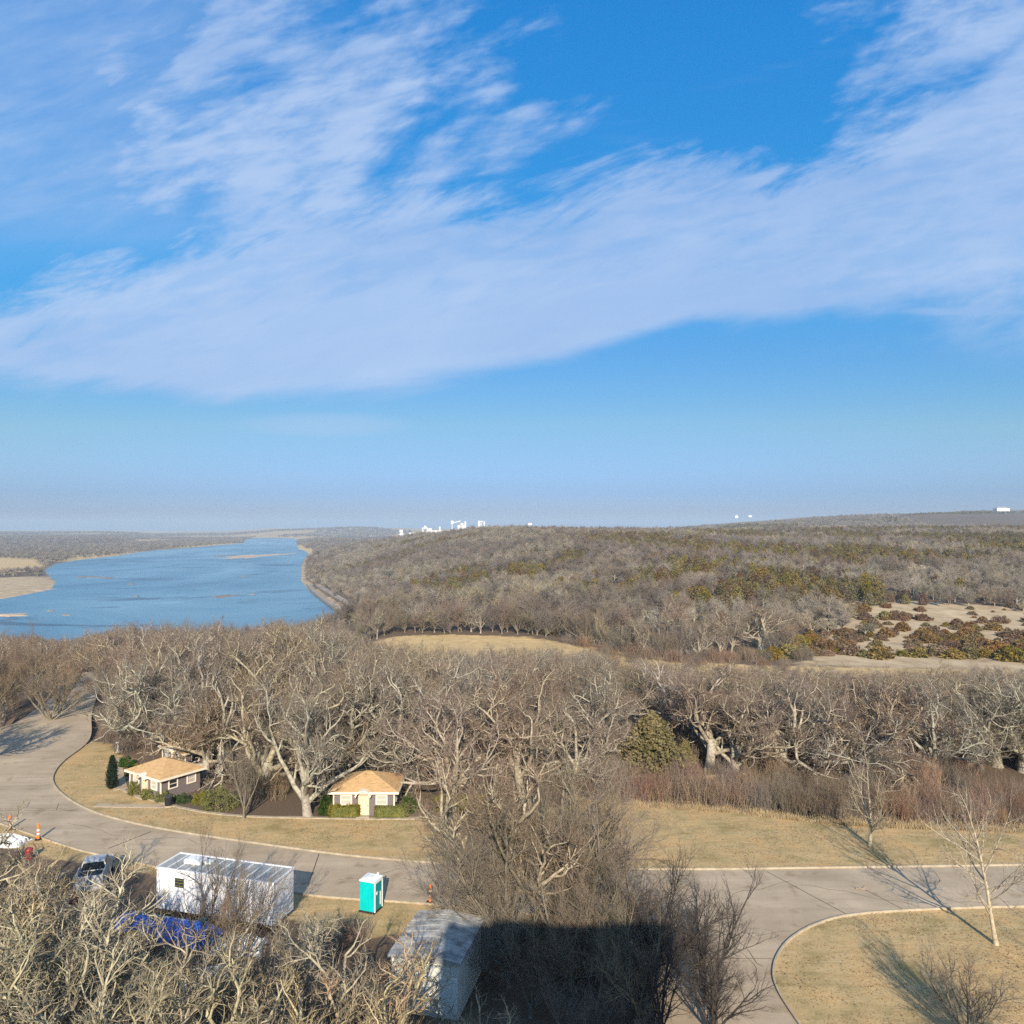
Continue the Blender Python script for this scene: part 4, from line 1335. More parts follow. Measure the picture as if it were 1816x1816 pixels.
g_.add([(1.24, -.80, 1.19), (1.24, .80, 1.19), (.62, .66, 1.69), (.62, -.66, 1.69)], [[0, 1, 2, 3]], 'glass')
g_.add([(-.80, -.78, 1.2), (-.80, .78, 1.2), (-.65, .68, 1.66), (-.65, -.68, 1.66)], [[0, 3, 2, 1]], 'glass')
for v in range(len(g_.v)):
    x, y, z = g_.v[v]
    g_.v[v] = (x + (.02 if x > 0 else -.01), y, z + .015)
g_.build('windscreen', pk)
sg = MB()
for s in (-1, 1):
    sg.add([(-.62, s * .925, 1.2), (1.0, s * .925, 1.2), (.5, s * .785, 1.66), (-.55, s * .785, 1.66)], [[0, 1, 2, 3]], 'glass')
sg.build('side_window', pk)
bs = MB()
for s in (-1, 1): bs.box((-1.75, s * .88, 1.3), (1.8, .1, .4), 'truck', bev=.02)
bs.box((-2.65, 0, 1.3), (.08, 1.7, .4), 'truck')
bs.build('cargo_bed', pk)
for x in (-1.75, 1.75):
    for s in (-1, 1):
        w_ = MB().cyl((x, s * .72, .38), (x, s * .97, .38), .38, .38, 'black', 18).build('wheel', pk)
        MB().cyl((x, s * .965, .38), (x, s * .985, .38), .2, .2, 'palegrey', 12).build('rim', w_)
for s in (-1, 1): MB().box((2.66, s * .72, .83), (.08, .34, .2), 'palegrey').build('headlight', pk)
MB().box((2.74, 0, .55), (.12, 1.9, .2), 'dark', bev=.03).build('bumper', pk)
tag(pk, 'silver grey pickup truck behind bare branches left of the trailer', 'pickup truck')

# fallen log, branch on the road
def log(name, a, b, r, label, z=.0, twig=0):
    e = empty(name, (a[0], a[1], z))
    rr = random.Random(int(a[0] * 10))
    mb = MB()
    pts = [Vector((0, 0, r))]
    d = Vector((b[0] - a[0], b[1] - a[1], 0))
    for i in range(1, 6): pts.append(d * (i / 5) + Vector((rr.uniform(-.1, .1), rr.uniform(-.1, .1), r + rr.uniform(0, .1))))
    for i in range(5): mb.cyl(pts[i], pts[i + 1], r * (1 - i * .12), r * (1 - (i + 1) * .12), 'log', 8)
    mb.build('stem', e)
    mb = MB()
    for i in range(1, 5):
        s = rr.choice((-1, 1))
        mb.cyl(pts[i], pts[i] + Vector((rr.uniform(-.3, .3) * (1 + twig), s * rr.uniform(.3, .8) * (1 if not twig else .5), rr.uniform(.05, .5))), r * .4, r * .12, 'log', 6)
    mb.build('broken_limb', e)
    return tag(e, label, 'log' if not twig else 'branch')
log('fallen_log', G(1248, 1384), G(1332, 1376), .24, 'pale fallen log under the oaks right of the lone cedar')
log('fallen_branch', G(1518, 1577), G(1541, 1582), .05, 'small broken branch lying on the drive', .016, 1)

# ---------------------------------------------------------------- meadow slope cedars
ced_lo = [leaf_cloud(400 + i, 1800, (cone_shape(2.6, 2.0, .3, .5, .0) if i % 2 == 0 else blob_shape(2.5, 2.1, 2.1, .25)), .30, [m]) for i, m in enumerate(('cedar_far', 'cedar_red', 'cedar_red', 'cedar_far'))]
nced = 0
occupied = []
def slope_cedar(x, y, s, k, label, group):
    o = link(bpy.data.objects.new('cedar', ced_lo[k]))
    o.location = (x, y, zat(x, y) - .1)
    o.rotation_euler = (0, 0, rs.uniform(0, 6.28))
    o.scale = (s * rs.uniform(1, 1.35), s, s * rs.uniform(.8, 1.1))
    tag(o, label, 'cedar', group)
for px, py, s in ((1400, 1158, 1.7), (1425, 1155, 1.2), (1558, 1160, 1.5), (1535, 1158, .8), (1600, 1156, .8), (1628, 1158, 1.1), (1650, 1155, .9), (1690, 1160, 1.3), (1720, 1160, 1.2), (1745, 1158, 1.0),
                  (1790, 1164, 1.5), (1812, 1166, 1.4), (1460, 1152, .7), (1480, 1150, .7), (1345, 1160, 1.0), (1370, 1162, 1.3)):
    x, y = G(px, py, -8.6)
    slope_cedar(x, y, s, 0 if s > 1 else 3, 'dark green cedar bush along the lower edge of the sandy slope', 'cedar bushes along the lower edge of the sandy slope')
for i in range(420):
    px = rs.uniform(1395, 1860)
    if nced > 280: break
    py = rs.uniform(1075, 1156)
    if rs.random() > np.interp(px, [1400, 1500, 1600, 1816], [1.0, 1.0, .62, .6]): continue
    if 1640 < px < 1720 and 1062 < py < 1100: continue
    z = -8.6 + (1156 - py) / 90 * 3.2
    x, y = G(px, py, z)
    nced += 1
    slope_cedar(x, y, rs.choice([.35, .45, .55, .7, .9, 1.25]) * .95, rs.choice([1, 2, 1, 2, 0]), 'russet cedar bush scattered on the pale sandy slope', 'russet cedar bushes on the sandy slope')
# a row of trees at the far edge of the golden meadow and two pale cottonwoods
FARMID = [(1350, 1142, 14.8, 1, 1.35, 'large pale spreading bare tree at the edge of the sandy slope'), (1190, 1118, 12.5, 3, 1.1, 'pale topped bare tree left of the large spreading one')]
for px, py, h, k, s, lab in FARMID:
    z = -8
    x, y = G(px, py, z)
    add_tree(OAKS, k, x, y, h, lab, None, squash=s)
for i in range(46):
    px = 655 + i * 16.4 + rs.uniform(-6, 6)
    base = np.interp(px, [655, 700, 900, 1000, 1100, 1200, 1420], [1128, 1124, 1128, 1132, 1158, 1168, 1160])
    x, y = G(px, base - rs.uniform(0, 4), -9)
    if 1320 < px < 1380: continue
    h = rs.uniform(9.5, 12.5)
    oak_ = rs.random() < .3
    add_tree(OAKS if oak_ else BROWN, rs.randrange(6), x, y + rs.uniform(.5, 6), h * (.95 if oak_ else 1.0), 'bare tree in the row at the far edge of the golden meadow', 'bare trees along the far edge of the meadow', squash=rs.uniform(.55, .75) if oak_ else rs.uniform(.9, 1.3))
for i in range(30):
    px = rs.uniform(1040, 1400)
    x, y = G(px, rs.uniform(1160, 1182) + (px - 1040) * .02, -9.4)
    brush(x, y, rs.uniform(.6, 1.25), rs.choice([2, 3, 3]), 'bare bush breaking up the narrow neck of the meadow', 'bare bushes on the neck of the meadow')
for i in range(38):
    px = rs.uniform(1000, 1440)
    base = np.interp(px, [1000, 1100, 1200, 1440], [1136, 1160, 1170, 1166])
    x, y = G(px, base, -9)
    brush(x, y, rs.uniform(.8, 1.5), 3 if rs.random() < .7 else 0, 'bare bush at the foot of the far wood edge', 'bare bushes at the foot of the far wood')

# ---------------------------------------------------------------- far woods: stuff
def far_levels(r=1.0):
    return [dict(n=3, len=3.2, r=.26, g=.05, up=.05, sides=5, tip=.75, lv=.2),
            dict(n=4, len=5.2, r=.13, g=.13, up=.04, sides=4, kids=7, ang=(20, 62), tmin=.4, tip=.4, fall=.25),
            dict(n=3, len=2.8, r=.075 * r, g=.2, up=.06, sides=3, kids=8, ang=(25, 60), tmin=.2, tip=.4),
            dict(n=2, len=1.5, r=.05 * r, g=.2, up=.08, sides=3, kids=9, ang=(25, 70), tmin=.1, tip=.35),
            dict(n=1, len=.9, r=.032 * r, g=.2, up=.08, sides=3, kids=4, ang=(25, 70), tmin=.1, tip=.3)]
src = bpy.data.collections.new('woodland_sources')
def src_obj(me, nm):
    o = bpy.data.objects.new(nm, me)
    src.objects.link(o)
names = []
for i in range(3):
    me = levels_mesh('wood', grow(500 + i, far_levels(), [((0, 0, -.5), UP)]), ['bark', 'fartwig'], [0, 0, 1, 1, 1])
    src_obj(me, 'a%d' % i)
for i in range(2):
    me = levels_mesh('wood', grow(520 + i, far_levels(), [((0, 0, -.5), UP)]), ['bark2', 'fartwig2'], [0, 0, 1, 1, 1])
    src_obj(me, 'b%d' % i)
for i in range(2):
    src_obj(leaf_cloud(540 + i, 900, cone_shape(7.5, 2.9, .35, .55, .2), .42, ['cedar_far' if i == 0 else 'cedar_far2']), 'c%d' % i)

def scatter(name, pts, idx, scl, label, cat):
    me = bpy.data.meshes.new(name)
    me.vertices.add(len(pts))
    me.vertices.foreach_set('co', np.asarray(pts, dtype=np.float32).ravel())
    a = me.attributes.new('idx', 'INT', 'POINT'); a.data.foreach_set('value', np.asarray(idx, dtype=np.int32))
    a = me.attributes.new('scl', 'FLOAT_VECTOR', 'POINT'); a.data.foreach_set('vector', np.asarray(scl, dtype=np.float32).ravel())
    rz = np.zeros((len(pts), 3), dtype=np.float32)
    rz[:, 2] = np.random.RandomState(3).uniform(0, 6.28, len(pts))
    a = me.attributes.new('rot', 'FLOAT_VECTOR', 'POINT'); a.data.foreach_set('vector', rz.ravel())
    me.update()
    o = link(bpy.data.objects.new(name, me))
    g = bpy.data.node_groups.new(name, 'GeometryNodeTree')
    g.interface.new_socket('Geometry', in_out='INPUT', socket_type='NodeSocketGeometry')
    g.interface.new_socket('Geometry', in_out='OUTPUT', socket_type='NodeSocketGeometry')
    gi = g.nodes.new('NodeGroupInput'); go = g.nodes.new('NodeGroupOutput')
    ci = g.nodes.new('GeometryNodeCollectionInfo')
    ci.inputs['Collection'].default_value = src
    ci.inputs['Separate Children'].default_value = True
    ci.inputs['Reset Children'].default_value = True
    ip = g.nodes.new('GeometryNodeInstanceOnPoints')
    ip.inputs['Pick Instance'].default_value = True
    def na(nm, ty):
        n_ = g.nodes.new('GeometryNodeInputNamedAttribute')
        n_.data_type = ty
        n_.inputs['Name'].default_value = nm
        return n_.outputs['Attribute']
    g.links.new(gi.outputs[0], ip.inputs['Points'])
    g.links.new(ci.outputs[0], ip.inputs['Instance'])
    g.links.new(na('idx', 'INT'), ip.inputs['Instance Index'])
    g.links.new(na('rot', 'FLOAT_VECTOR'), ip.inputs['Rotation'])
    g.links.new(na('scl', 'FLOAT_VECTOR'), ip.inputs['Scale'])
    g.links.new(ip.outputs[0], go.inputs[0])
    md = o.modifiers.new('woods', 'NODES')
    md.node_group = g
    return tag(o, label, cat, kind='stuff')

R2 = np.random.RandomState(77)
def cell_points(y0, y1, sp0, umin, umax):
    out = []
    y = y0
    while y < y1:
        sp = sp0 * (1 + .0 * y)
        n = int((umax - umin) * y / sp)
        x = np.linspace(umin * y, umax * y, n) + R2.uniform(-.5, .5, n) * sp
        out.append(np.stack([x, y + R2.uniform(-.5, .5, n) * sp], 1))
        y += sp
    return np.concatenate(out)
P = cell_points(262, 1500, 7.6, -.46, .80)
keep_base = None
X, Y = P[:, 0], P[:, 1]
Z = height(X, Y)
dr = poly_dist(river, X, Y)
u = X / Y
rightside = X > np.interp(Y, [0, 400, 520, 620, 980, 1432, 2327], [-2000, -150, -190, -230, -360, -560, -800])
ok = rightside & (Z > -38.5) & (dr > 7) & (poly_dist(meadow1, X, Y) > 3) & (poly_dist(sandP, X, Y) > -12)
dtr = np.full(len(X), 1e9)
for tx, ty in track: dtr = np.minimum(dtr, np.hypot(X - tx, Y - ty))
ok &= dtr > 8.5
# nothing may stand in front of the meadow seen in the photo
ok &= ~((u < -.19) & (Y < 330))
X, Y, Z, u = X[ok], Y[ok], Z[ok], u[ok]
nz = np.array([mnoise.noise(Vector((a * .009, b * .006, 1.7))) + .8 * mnoise.noise(Vector((a * .032, b * .022, 9.1))) for a, b in zip(X, Y)])
n2 = np.array([mnoise.noise(Vector((a * .014, b * .01, 21.7))) for a, b in zip(X, Y)])
bias = np.interp(u, [-.3, -.05, .15, .3, .4, .7], [-.30, -.20, -.05, .10, .24, .28]) + np.interp(Y, [260, 340, 420, 900], [-.12, .02, .05, .05])
r_ = R2.uniform(0, 1, len(X))
iscedar = (nz + bias + R2.normal(0, .055, len(X))) > .10
kind = np.where(iscedar, np.where(r_ < .72, 5, 6), np.where(n2 + R2.normal(0, .12, len(X)) > .08, np.where(r_ < .5, 3, 4), np.minimum(2, (r_ * 3).astype(int))))
s = R2.uniform(.6, 1.2, len(X)) * np.where(iscedar, .9, 1.0)
scl = np.stack([s * R2.uniform(.9, 1.25, len(X)), s * R2.uniform(.9, 1.25, len(X)), s * R2.uniform(.85, 1.1, len(X))], 1)
print('hill wood', len(X))
scatter('hillside_woods', np.stack([X, Y, Z], 1), kind, scl, 'grey and russet winter woodland covering the hill beyond the meadow', 'woodland')
# slope between grove and river, left
P = cell_points(200, 420, 7.5, -.80, -.12)
X, Y = P[:, 0], P[:, 1]
Z = height(X, Y)
lim = np.array([ceiling(a, b) for a, b in zip(X, Y)]) - Z
dr = poly_dist(river, X, Y)
ok = (lim > 3.5) & (dr > 6) & (poly_dist(meadow1, X, Y) > 3)
X, Y, Z, lim = X[ok], Y[ok], Z[ok], lim[ok]
s = np.minimum(R2.uniform(.75, 1.05, len(X)), lim / 11.5)
scatter('bluff_woods', np.stack([X, Y, Z], 1), R2.randint(0, 5, len(X)), np.stack([s * 1.15, s * 1.15, s], 1), 'bare woodland on the bluff falling towards the river', 'woodland')
# farther ridges and river lowland
P = cell_points(1500, 3600, 13.5, -.30, .85)
X, Y = P[:, 0], P[:, 1]
Z = height(X, Y)
dr = poly_dist(river, X, Y)
rightside = X > np.interp(Y, [1432, 2327, 4655], [-480, -700, -1400])
nzz = np.array([mnoise.noise(Vector((a * .0028, b * .0016, 4.7))) for a, b in zip(X, Y)])
ok = (Z > -38.4) & (dr > 12) & rightside & (nzz > -.22)
X, Y, Z = X[ok], Y[ok], Z[ok]
s = R2.uniform(.9, 1.5, len(X))
nz = np.array([mnoise.noise(Vector((a * .004, b * .003, 1.7))) for a, b in zip(X, Y)])
r_ = R2.uniform(0, 1, len(X))
kind = np.where((nz > .28), 5, (r_ * 5).astype(int))
print('ridge', len(X))
scatter('ridge_woods', np.stack([X, Y, Z], 1), kind, np.stack([s * 1.3, s * 1.3, s], 1), 'hazy grey woodland on the far ridge', 'woodland')
P = cell_points(1000, 4700, 15, -1.0, -.20)
X, Y = P[:, 0], P[:, 1]
Z = height(X, Y)
dr = poly_dist(river, X, Y)
nz = np.array([mnoise.noise(Vector((a * .004, b * .0016, 14.7))) for a, b in zip(X, Y)])
leftside = X < np.interp(Y, [980, 1432, 2327, 4655], [-300, -480, -700, -1400])
ls = poly_dist([W(-300, 1100), W(-300, 1030), W(0, 1028), W(60, 1024), W(98, 1031), W(95, 1044), W(0, 1066)], X, Y)
lf = poly_dist([W(-300, 1022), W(-300, 1000), W(0, 993), W(60, 996), W(78, 1004), W(60, 1014), W(0, 1021)], X, Y)
ok = leftside & (dr > 8) & (ls > 10) & (lf > 0) & ((nz > -.05) | ((dr < 110) & (nz > -.35)) | (X / Y < -.48))
X, Y, Z = X[ok], Y[ok], Z[ok]
s = R2.uniform(.7, 1.25, len(X))
print('lowland', len(X))
scatter('lowland_woods', np.stack([X, Y, Z], 1), R2.randint(0, 5, len(X)), np.stack([s * 1.3, s * 1.3, s], 1), 'bare woodland on the low bank across the river', 'woodland')
P = cell_points(4850, 6600, 34, -.95, .5)
X, Y = P[:, 0], P[:, 1]
Z = height(X, Y)
nz = np.array([mnoise.noise(Vector((a * .0012, b * .0007, 34.7))) for a, b in zip(X, Y)])
ok = (nz > -.03) & (poly_dist(river, X, Y) > 20)
X, Y, Z = X[ok], Y[ok], Z[ok]
scatter('horizon_woods', np.stack([X, Y, Z], 1), R2.randint(0, 5, len(X)), np.full((len(X), 3), 1.9) * np.array([1.6, 1.6, .9]), 'blue grey woodland on the bluffs at the horizon', 'woodland')

# ---------------------------------------------------------------- far white buildings
def far_xy(px, Y): return (px - 908) / F * Y
def far_z(py, Y): return CAMZ - (py - 935) / F * Y
YP = 3900.0
mpx = YP / F
def pl(name, items, label, cat, group=None):
    """items: part name, kind, px0, px1, py0(top), py1(bottom)"""
    cx = (items[0][2] + items[0][3]) / 2
    e = empty(name, (far_xy(cx, YP), YP, 0))
    for (pn_, kd, x0, x1, t, b) in items:
        w = (x1 - x0) * mpx
        zc0, zc1 = far_z(b, YP), far_z(t, YP)
        x = far_xy((x0 + x1) / 2, YP) - far_xy(cx, YP)
        mb = MB()
        if kd == 'box': mb.box((x, 0, (zc0 + zc1) / 2), (w, max(18, w * .5), zc1 - zc0), 'plant')
        elif kd == 'cyl':
            mb.cyl((x, 0, zc0), (x, 0, zc1), w / 2, w / 2, 'plant', 16)
        elif kd == 'cone':
            mb.cyl((x, 0, zc0), (x, 0, zc1), w / 2, w * .08, 'plant', 16)
        elif kd == 'row':
            k = max(2, int(round(w / ((zc1 - zc0) * .4))))
            for i in range(k): mb.cyl((x - w / 2 + w * (i + .5) / k, 0, zc0), (x - w / 2 + w * (i + .5) / k, 0, zc1), w / k * .49, w / k * .49, 'plant', 12)
        elif kd == 'gallery':
            za, zb = far_z(t, YP), far_z(b, YP)
            a0, a1 = far_xy(x0, YP) - far_xy(cx, YP), far_xy(x1, YP) - far_xy(cx, YP)
            mb.cyl((a0, 0, zb), (a1, 0, za), 3, 3, 'plant', 8)
        mb.build(pn_, e)
    tag(e, label, cat, group)
pl('storage_dome', [('dome', 'cone', 703, 722, 943.5, 952), ('head_house', 'box', 709, 715, 939.5, 944)], 'white conical storage building at the left end of the far plant', 'building')
pl('low_building', [('hall', 'box', 726, 738, 944.5, 948)], 'low white hall right of the conical building at the far plant', 'building')
pl('silo', [('tower', 'cyl', 748, 752, 936, 950), ('tower', 'cyl', 756, 760, 936, 950), ('top', 'cone', 749, 759, 932, 937.5), ('annex', 'box', 760.5, 766, 937, 949)], 'paired white silos with a joined top at the far plant', 'silo')
pl('long_building', [('hall', 'box', 762, 802, 940.5, 952)], 'long low white hall in the middle of the far plant', 'building')
pl('silo', [('tower', 'cyl', 778.5, 781.5, 933.5, 944)], 'small single white tower above the long hall', 'silo')
pl('conveyor_tower', [('house', 'box', 800, 804.5, 923.5, 929), ('gallery', 'gallery', 803, 817, 924, 927.5), ('leg', 'box', 801.3, 802.6, 929, 950)], 'white conveyor head and sloping gallery above the far plant', 'conveyor')
pl('silo_block', [('silos', 'row', 811, 824, 931, 952), ('hall', 'box', 824.5, 840, 936, 952), ('head_house', 'box', 817, 822, 927.5, 931), ('tower', 'cyl', 823.4, 827, 924.5, 936)], 'largest white silo block at the far plant', 'silo')
pl('silo', [('tower', 'box', 848, 851.4, 923.5, 950), ('top', 'box', 851.6, 856, 923.8, 926), ('tower', 'cyl', 852.2, 854.6, 926.2, 950), ('hall', 'box', 844, 847.8, 934, 950)], 'white tower pair right of the silo block at the far plant', 'silo')
pl('silo', [('tower', 'cyl', 857.2, 860, 924.5, 950)], 'single thin white tower at the right end of the far plant', 'silo')
def barn(px, py, Y, w, h, label):
    x, z = far_xy(px, Y), far_z(py, Y)
    e = empty('barn', (x, Y, z))
    MB().box((0, 0, h * .1), (w, w * .5, h), 'plant').build('wall', e)
    MB().add([(-w / 2, -w * .26, h * .6), (w / 2, -w * .26, h * .6), (w / 2, w * .26, h * .6), (-w / 2, w * .26, h * .6), (-w * .3, 0, h * 1.1), (w * .3, 0, h * 1.1)], [[0, 1, 5, 4], [1, 2, 5], [2, 3, 4, 5], [3, 0, 4]], 'trailroof').build('roof', e)
    tag(e, label, 'building')
barn(1776, 904.5, 2350, 38, 9, 'white building with a domed grey roof on the right ridge')
barn(940, 930, 1900, 9, 4, 'small white building on the skyline right of the far plant')
barn(1306, 917, 2200, 8, 6, 'tiny white building on the skyline above the hill')
barn(1330, 916, 2200, 10, 4, 'second tiny white building right of the first on the skyline')

# ---------------------------------------------------------------- the observation tower the picture is taken from
tw = empty('observation_tower', (4.6, -5.2, 0))
MB().box((0, 0, 24.6), (11.6, 8.6, .3), 'greyroof').build('deck', tw)
MB().box((-1.6, 0, 27.75), (3.0, 2.6, .9), 'siding').box((4.6, .5, 26.75), (3.6, 6.6, .25), 'greyroof').build('shadow_breaker', tw)  # unseen boxes added to make the edge of the tower's shadow uneven
MB().add([(-6, -4.5, 26.4), (4.6, -4.5, 26.4), (4.6, 4.5, 26.4), (-6, 4.5, 26.4), (-4.2, -1.0, 27.5), (1.8, -1.0, 27.5), (1.8, 1.0, 27.5), (-4.2, 1.0, 27.5)], [[3, 2, 1, 0], [4, 5, 6, 7], [0, 1, 5, 4], [1, 2, 6, 5], [2, 3, 7, 6], [3, 0, 4, 7]], 'greyroof').build('roof', tw)  # unseen roof, hipped to narrow the top of the cast shadow
mb = MB()
mb.box((0, .2, 22.4), (11.2, 7.8, 4.0), 'siding')
mb.box((1.2, -.6, 25.9), (8.6, 6.4, 2.2), 'siding')
mb.box((0, -.3, 10.2), (6.0, 5.6, 20.4), 'siding')
mb.build('shaft', tw)
for sx in (-5.5, 5.5):
    for sy in (-4, 4):
        MB().box((sx, sy, 13.4), (.35, .35, 26.8), 'dark').build('post', tw)
mb = MB()
for z in (25.1, 25.45, 25.8): mb.box((0, 4.22, z), (11.2, .05, .06), 'dark')
mb.build('railing', tw)
tag(tw, 'grey observation tower the view is taken from', 'tower')

# ---------------------------------------------------------------- haze
hz = MB().box((0, 3650, 25), (19000, 8500, 140), 'white').build('haze')
hm = bpy.data.materials.new('pale_air')
hm.use_nodes = True
hn = hm.node_tree
hn.nodes.clear()
ho = hn.nodes.new('ShaderNodeOutputMaterial')
pv = hn.nodes.new('ShaderNodeVolumePrincipled')
pv.inputs['Color'].default_value = (.62, .80, 1.0, 1)
pv.inputs['Density'].default_value = .00011
pv.inputs['Anisotropy'].default_value = 0.0
hn.links.new(pv.outputs[0], ho.inputs['Volume'])
hz.data.materials.clear()
hz.data.materials.append(hm)
tag(hz, 'thin bluish winter haze', 'haze', kind='stuff')

# ---------------------------------------------------------------- sky
w = bpy.data.worlds.new('World')
SC.world = w
w.use_nodes = True
n = w.node_tree
bg = n.nodes['Background']
sky = n.nodes.new('ShaderNodeTexSky')
sky.sky_type = 'NISHITA'
sky.sun_disc = False
sky.sun_elevation = R(SUN_EL)
sky.sun_rotation = R(180 + SUN_AZ)
sky.altitude = 300
sky.air_density = 1.0
sky.dust_density = .6
sky.ozone_density = 2.2
tc = n.nodes.new('ShaderNodeTexCoord')
sp = n.nodes.new('ShaderNodeSeparateXYZ')
n.links.new(tc.outputs['Generated'], sp.inputs[0])
dx, dy, dz = sp.outputs
ya = math_n(n, 'MAXIMUM', math_n(n, 'ABSOLUTE', dy), .08)
U = math_n(n, 'DIVIDE', dx, ya)
Vv = math_n(n, 'DIVIDE', dz, ya)
def vec(a, b, c=0.0):
    k = n.nodes.new('ShaderNodeCombineXYZ')
    for i, q in enumerate((a, b, c)):
        if isinstance(q, (int, float)): k.inputs[i].default_value = q
        else: n.links.new(q, k.inputs[i])
    return k.outputs[0]
def rotc(deg, sa, sb, off=0.0):
    c, s_ = math.cos(R(deg)), math.sin(R(deg))
    a = math_n(n, 'ADD', math_n(n, 'MULTIPLY', U, c * sa), math_n(n, 'MULTIPLY', Vv, s_ * sa))
    b = math_n(n, 'ADD', math_n(n, 'MULTIPLY', U, -s_ * sb), math_n(n, 'MULTIPLY', Vv, c * sb))
    return vec(a, b, off)
def curve(pts, lo, hi):
    """pts: (photo px, photo py) -> v as function of U"""
    mr = n.nodes.new('ShaderNodeMapRange')
    mr.inputs['From Min'].default_value = -.85
    mr.inputs['From Max'].default_value = .85
    n.links.new(U, mr.inputs['Value'])
    fc = n.nodes.new('ShaderNodeFloatCurve')
    cm = fc.mapping.curves[0]
    data = [(((px - 908) / F + .85) / 1.7, ((935 - py) / F - lo) / (hi - lo)) for px, py in pts]
    data = [(min(1, max(0, a)), min(1, max(0, b))) for a, b in data]
    cm.points[0].location = data[0]
    cm.points[1].location = data[-1]
    for d in data[1:-1]: cm.points.new(*d)
    fc.mapping.update()
    n.links.new(mr.outputs[0], fc.inputs['Value'])
    return math_n(n, 'MULTIPLY_ADD', fc.outputs[0], hi - lo, lo)
def sstep(x, a, b):
    r = n.nodes.new('ShaderNodeMapRange')
    r.interpolation_type = 'SMOOTHSTEP'
    r.inputs['From Min'].default_value = a
    r.inputs['From Max'].default_value = b
    n.links.new(x, r.inputs['Value'])
    return r.outputs[0]
up = curve([(-280, 480), (0, 505), (100, 490), (230, 452), (330, 418), (400, 372), (480, 335), (575, 325), (700, 335), (900, 335), (1000, 318), (1160, 292), (1300, 262), (1450, 250), (1540, 222), (1640, 165), (1740, 95), (1816, 45), (2090, -60)], 0.0, .8)
lw = curve([(-280, 725), (0, 712), (200, 697), (330, 706), (430, 722), (600, 712), (800, 693), (1000, 655), (1200, 615), (1400, 588), (1500, 562), (1700, 527), (1816, 502), (2090, 440)], 0.0, .8)
edge_n = noise_tex(n, 1, 7, .62, rotc(22, 5, 19, 3.0), .6)
edge_s = noise_tex(n, 1, 5, .6, rotc(10, 2.2, 9, 7.0), .3)
fine = noise_tex(n, 1, 8, .65, rotc(24, 9, 42, 1.0), .9)
upd = math_n(n, 'SUBTRACT', up, Vv)
upd = math_n(n, 'ADD', upd, math_n(n, 'MULTIPLY_ADD', edge_n, .20, -.10))
upd = math_n(n, 'ADD', upd, math_n(n, 'MULTIPLY_ADD', fine, .05, -.025))
upd = math_n(n, 'ADD', upd, math_n(n, 'MULTIPLY_ADD', noise_tex(n, 1, 5, .55, rotc(20, 9, 24, 41.0), .4), .11, -.052))
lwd = math_n(n, 'SUBTRACT', Vv, lw)
lwd = math_n(n, 'ADD', lwd, math_n(n, 'MULTIPLY_ADD', edge_s, .13, -.067))
band = math_n(n, 'MULTIPLY', sstep(upd, -.012, .055), sstep(lwd, -.006, .03))
# wisps above the band
wis = noise_tex(n, 1, 6, .58, rotc(36, 3.6, 8.5, 5.0), .5)
wis2 = noise_tex(n, 1, 6, .62, rotc(16, 9, 34, 9.0), .5)
puff = noise_tex(n, 1, 5, .55, rotc(24, 7, 15, 21.0), .4)
rip = noise_tex(n, 1, 4, .55, rotc(13, 13, 46, 31.0), .3)
wv = math_n(n, 'ADD', math_n(n, 'ADD', math_n(n, 'MULTIPLY', wis, .45), math_n(n, 'MULTIPLY', wis2, .14)), math_n(n, 'ADD', math_n(n, 'MULTIPLY', puff, .33), math_n(n, 'MULTIPLY', rip, .16)))
msk = curve([(-280, 935 - 1400 * .48), (0, 935 - 1400 * .44), (120, 935 - 1400 * .47), (250, 935 - 1400 * .56), (450, 935 - 1400 * .60), (700, 935 - 1400 * .57), (850, 935 - 1400 * .50), (1000, 935 - 1400 * .46), (1120, 935 - 1400 * .43), (1220, 935 - 1400 * .27), (1350, 935 - 1400 * .26), (1430, 935 - 1400 * .42), (1560, 935 - 1400 * .53), (1816, 935 - 1400 * .62), (2090, 935 - 1400 * .62)], 0, .8)
wv = math_n(n, 'ADD', wv, math_n(n, 'SUBTRACT', msk, .50))
wisp = math_n(n, 'MULTIPLY', sstep(wv, .50, .70), .86)
wisp = math_n(n, 'MULTIPLY', wisp, sstep(math_n(n, 'ADD', Vv, math_n(n, 'MULTIPLY', U, .12)), .26, .38))
veil = math_n(n, 'MULTIPLY', math_n(n, 'MULTIPLY', sstep(U, -.22, -.5), sstep(Vv, .30, .44)), math_n(n, 'MULTIPLY_ADD', edge_n, .9, .02))
cl = math_n(n, 'MAXIMUM', math_n(n, 'MULTIPLY', band, .86), math_n(n, 'MAXIMUM', wisp, veil))
thin = math_n(n, 'MULTIPLY', sstep(noise_tex(n, 1, 5, .6, rotc(6, 1.6, 11, 2.0), .2), .56, .76), .16)
cl = math_n(n, 'MAXIMUM', cl, math_n(n, 'MULTIPLY', thin, sstep(Vv, .0, .1)))
tex = math_n(n, 'MULTIPLY_ADD', fine, .22, .83)
cl = math_n(n, 'MULTIPLY', cl, math_n(n, 'MINIMUM', tex, 1.0))
wt = math_n(n, 'MULTIPLY_ADD', sstep(math_n(n, 'MULTIPLY_ADD', rip, .6, math_n(n, 'MULTIPLY', puff, .4)), .38, .62), .26, .78)
cl = math_n(n, 'MULTIPLY', cl, math_n(n, 'MAXIMUM', wt, math_n(n, 'MULTIPLY', sstep(upd, .02, .15), math_n(n, 'MULTIPLY_ADD', sstep(U, .3, .5), -.42, 1.0))))
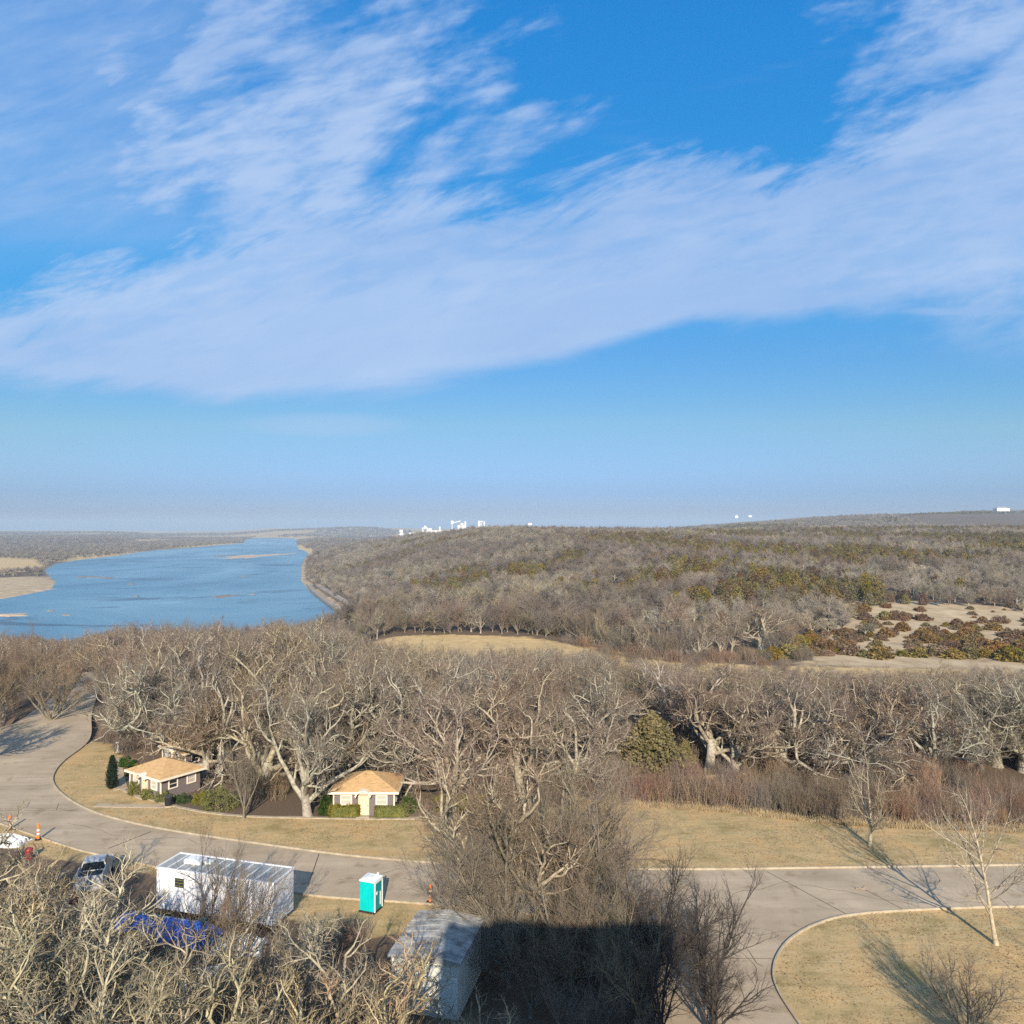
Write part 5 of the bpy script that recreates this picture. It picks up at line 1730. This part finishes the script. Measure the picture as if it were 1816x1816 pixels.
def streak(px, py, wx, wy, a):
    q = math_n(n, 'ADD', math_n(n, 'POWER', math_n(n, 'ABSOLUTE', math_n(n, 'DIVIDE', math_n(n, 'SUBTRACT', U, (px - 908) / F), wx / F)), 2.0),
               math_n(n, 'POWER', math_n(n, 'ABSOLUTE', math_n(n, 'DIVIDE', math_n(n, 'SUBTRACT', math_n(n, 'MULTIPLY_ADD', edge_s, .02, Vv), (935 - py) / F + .01), wy / F)), 2.0))
    return math_n(n, 'MULTIPLY', sstep(q, 1.0, .0), a)
cl = math_n(n, 'MAXIMUM', cl, math_n(n, 'MAXIMUM', streak(1730, 546, 190, 12, .6), streak(570, 752, 190, 26, .32)))
cl = math_n(n, 'MULTIPLY', cl, sstep(dz, .0, .03))
shade = noise_tex(n, 1, 4, .5, rotc(8, 1.7, 6.5, 11.0), .2)
ccol = ramp(n, shade, [(.35, (2.6, 3.75, 5.9)), (.62, (3.5, 4.5, 6.3))])
hs = n.nodes.new('ShaderNodeHueSaturation')
hs.inputs['Saturation'].default_value = 1.28
hs.inputs['Value'].default_value = 1.0
n.links.new(sky.outputs[0], hs.inputs['Color'])
tint = ramp(n, Vv, [(0, (.40, .52, 1.0)), (.02, (.34, .42, .82)), (.045, (.33, .425, .77)), (.13, (.57, .63, .69)), (.225, (.52, .73, .84)), (.36, (.44, 1.0, 1.10)), (.66, (.38, 1.28, 1.5))])
skyc = mixc(n, 1.0, hs.outputs[0], tint, 'MULTIPLY')
fin = mixc(n, cl, skyc, ccol)
n.links.new(fin, bg.inputs['Color'])
bg.inputs['Strength'].default_value = .085

# ---------------------------------------------------------------- sun, camera
sl = bpy.data.lights.new('sun', 'SUN')
sl.energy = 4.6
sl.angle = R(.5)
sl.color = (1.0, .88, .70)
so = bpy.data.objects.new('sun', sl)
COL.objects.link(so)
az = R(SUN_AZ)
d = Vector((math.sin(az) * math.cos(R(SUN_EL)), math.cos(az) * math.cos(R(SUN_EL)), -math.sin(R(SUN_EL))))
so.rotation_euler = d.to_track_quat('-Z', 'Y').to_euler()
so.location = (0, -50, 60)
cam = bpy.data.cameras.new('camera')
cam.sensor_width = 36
cam.lens = 36 * F / 1816
cam.clip_start = .1
cam.clip_end = 30000
co = bpy.data.objects.new('camera', cam)
COL.objects.link(co)
co.location = (0, 0, CAMZ)
co.rotation_euler = (R(90) + PITCH, 0, 0)
SC.camera = co
SC.view_settings.view_transform = 'Standard'
SC.view_settings.look = 'None'
SC.view_settings.exposure = .75
SC.view_settings.gamma = 1.0
SC.cycles.max_bounces = 5
SC.cycles.diffuse_bounces = 3
SC.cycles.volume_bounces = 0
SC.cycles.sample_clamp_indirect = 3.0
SC.cycles.sample_clamp_direct = 12.0
SC.cycles.use_denoising = False
print('objects', len(bpy.data.objects))
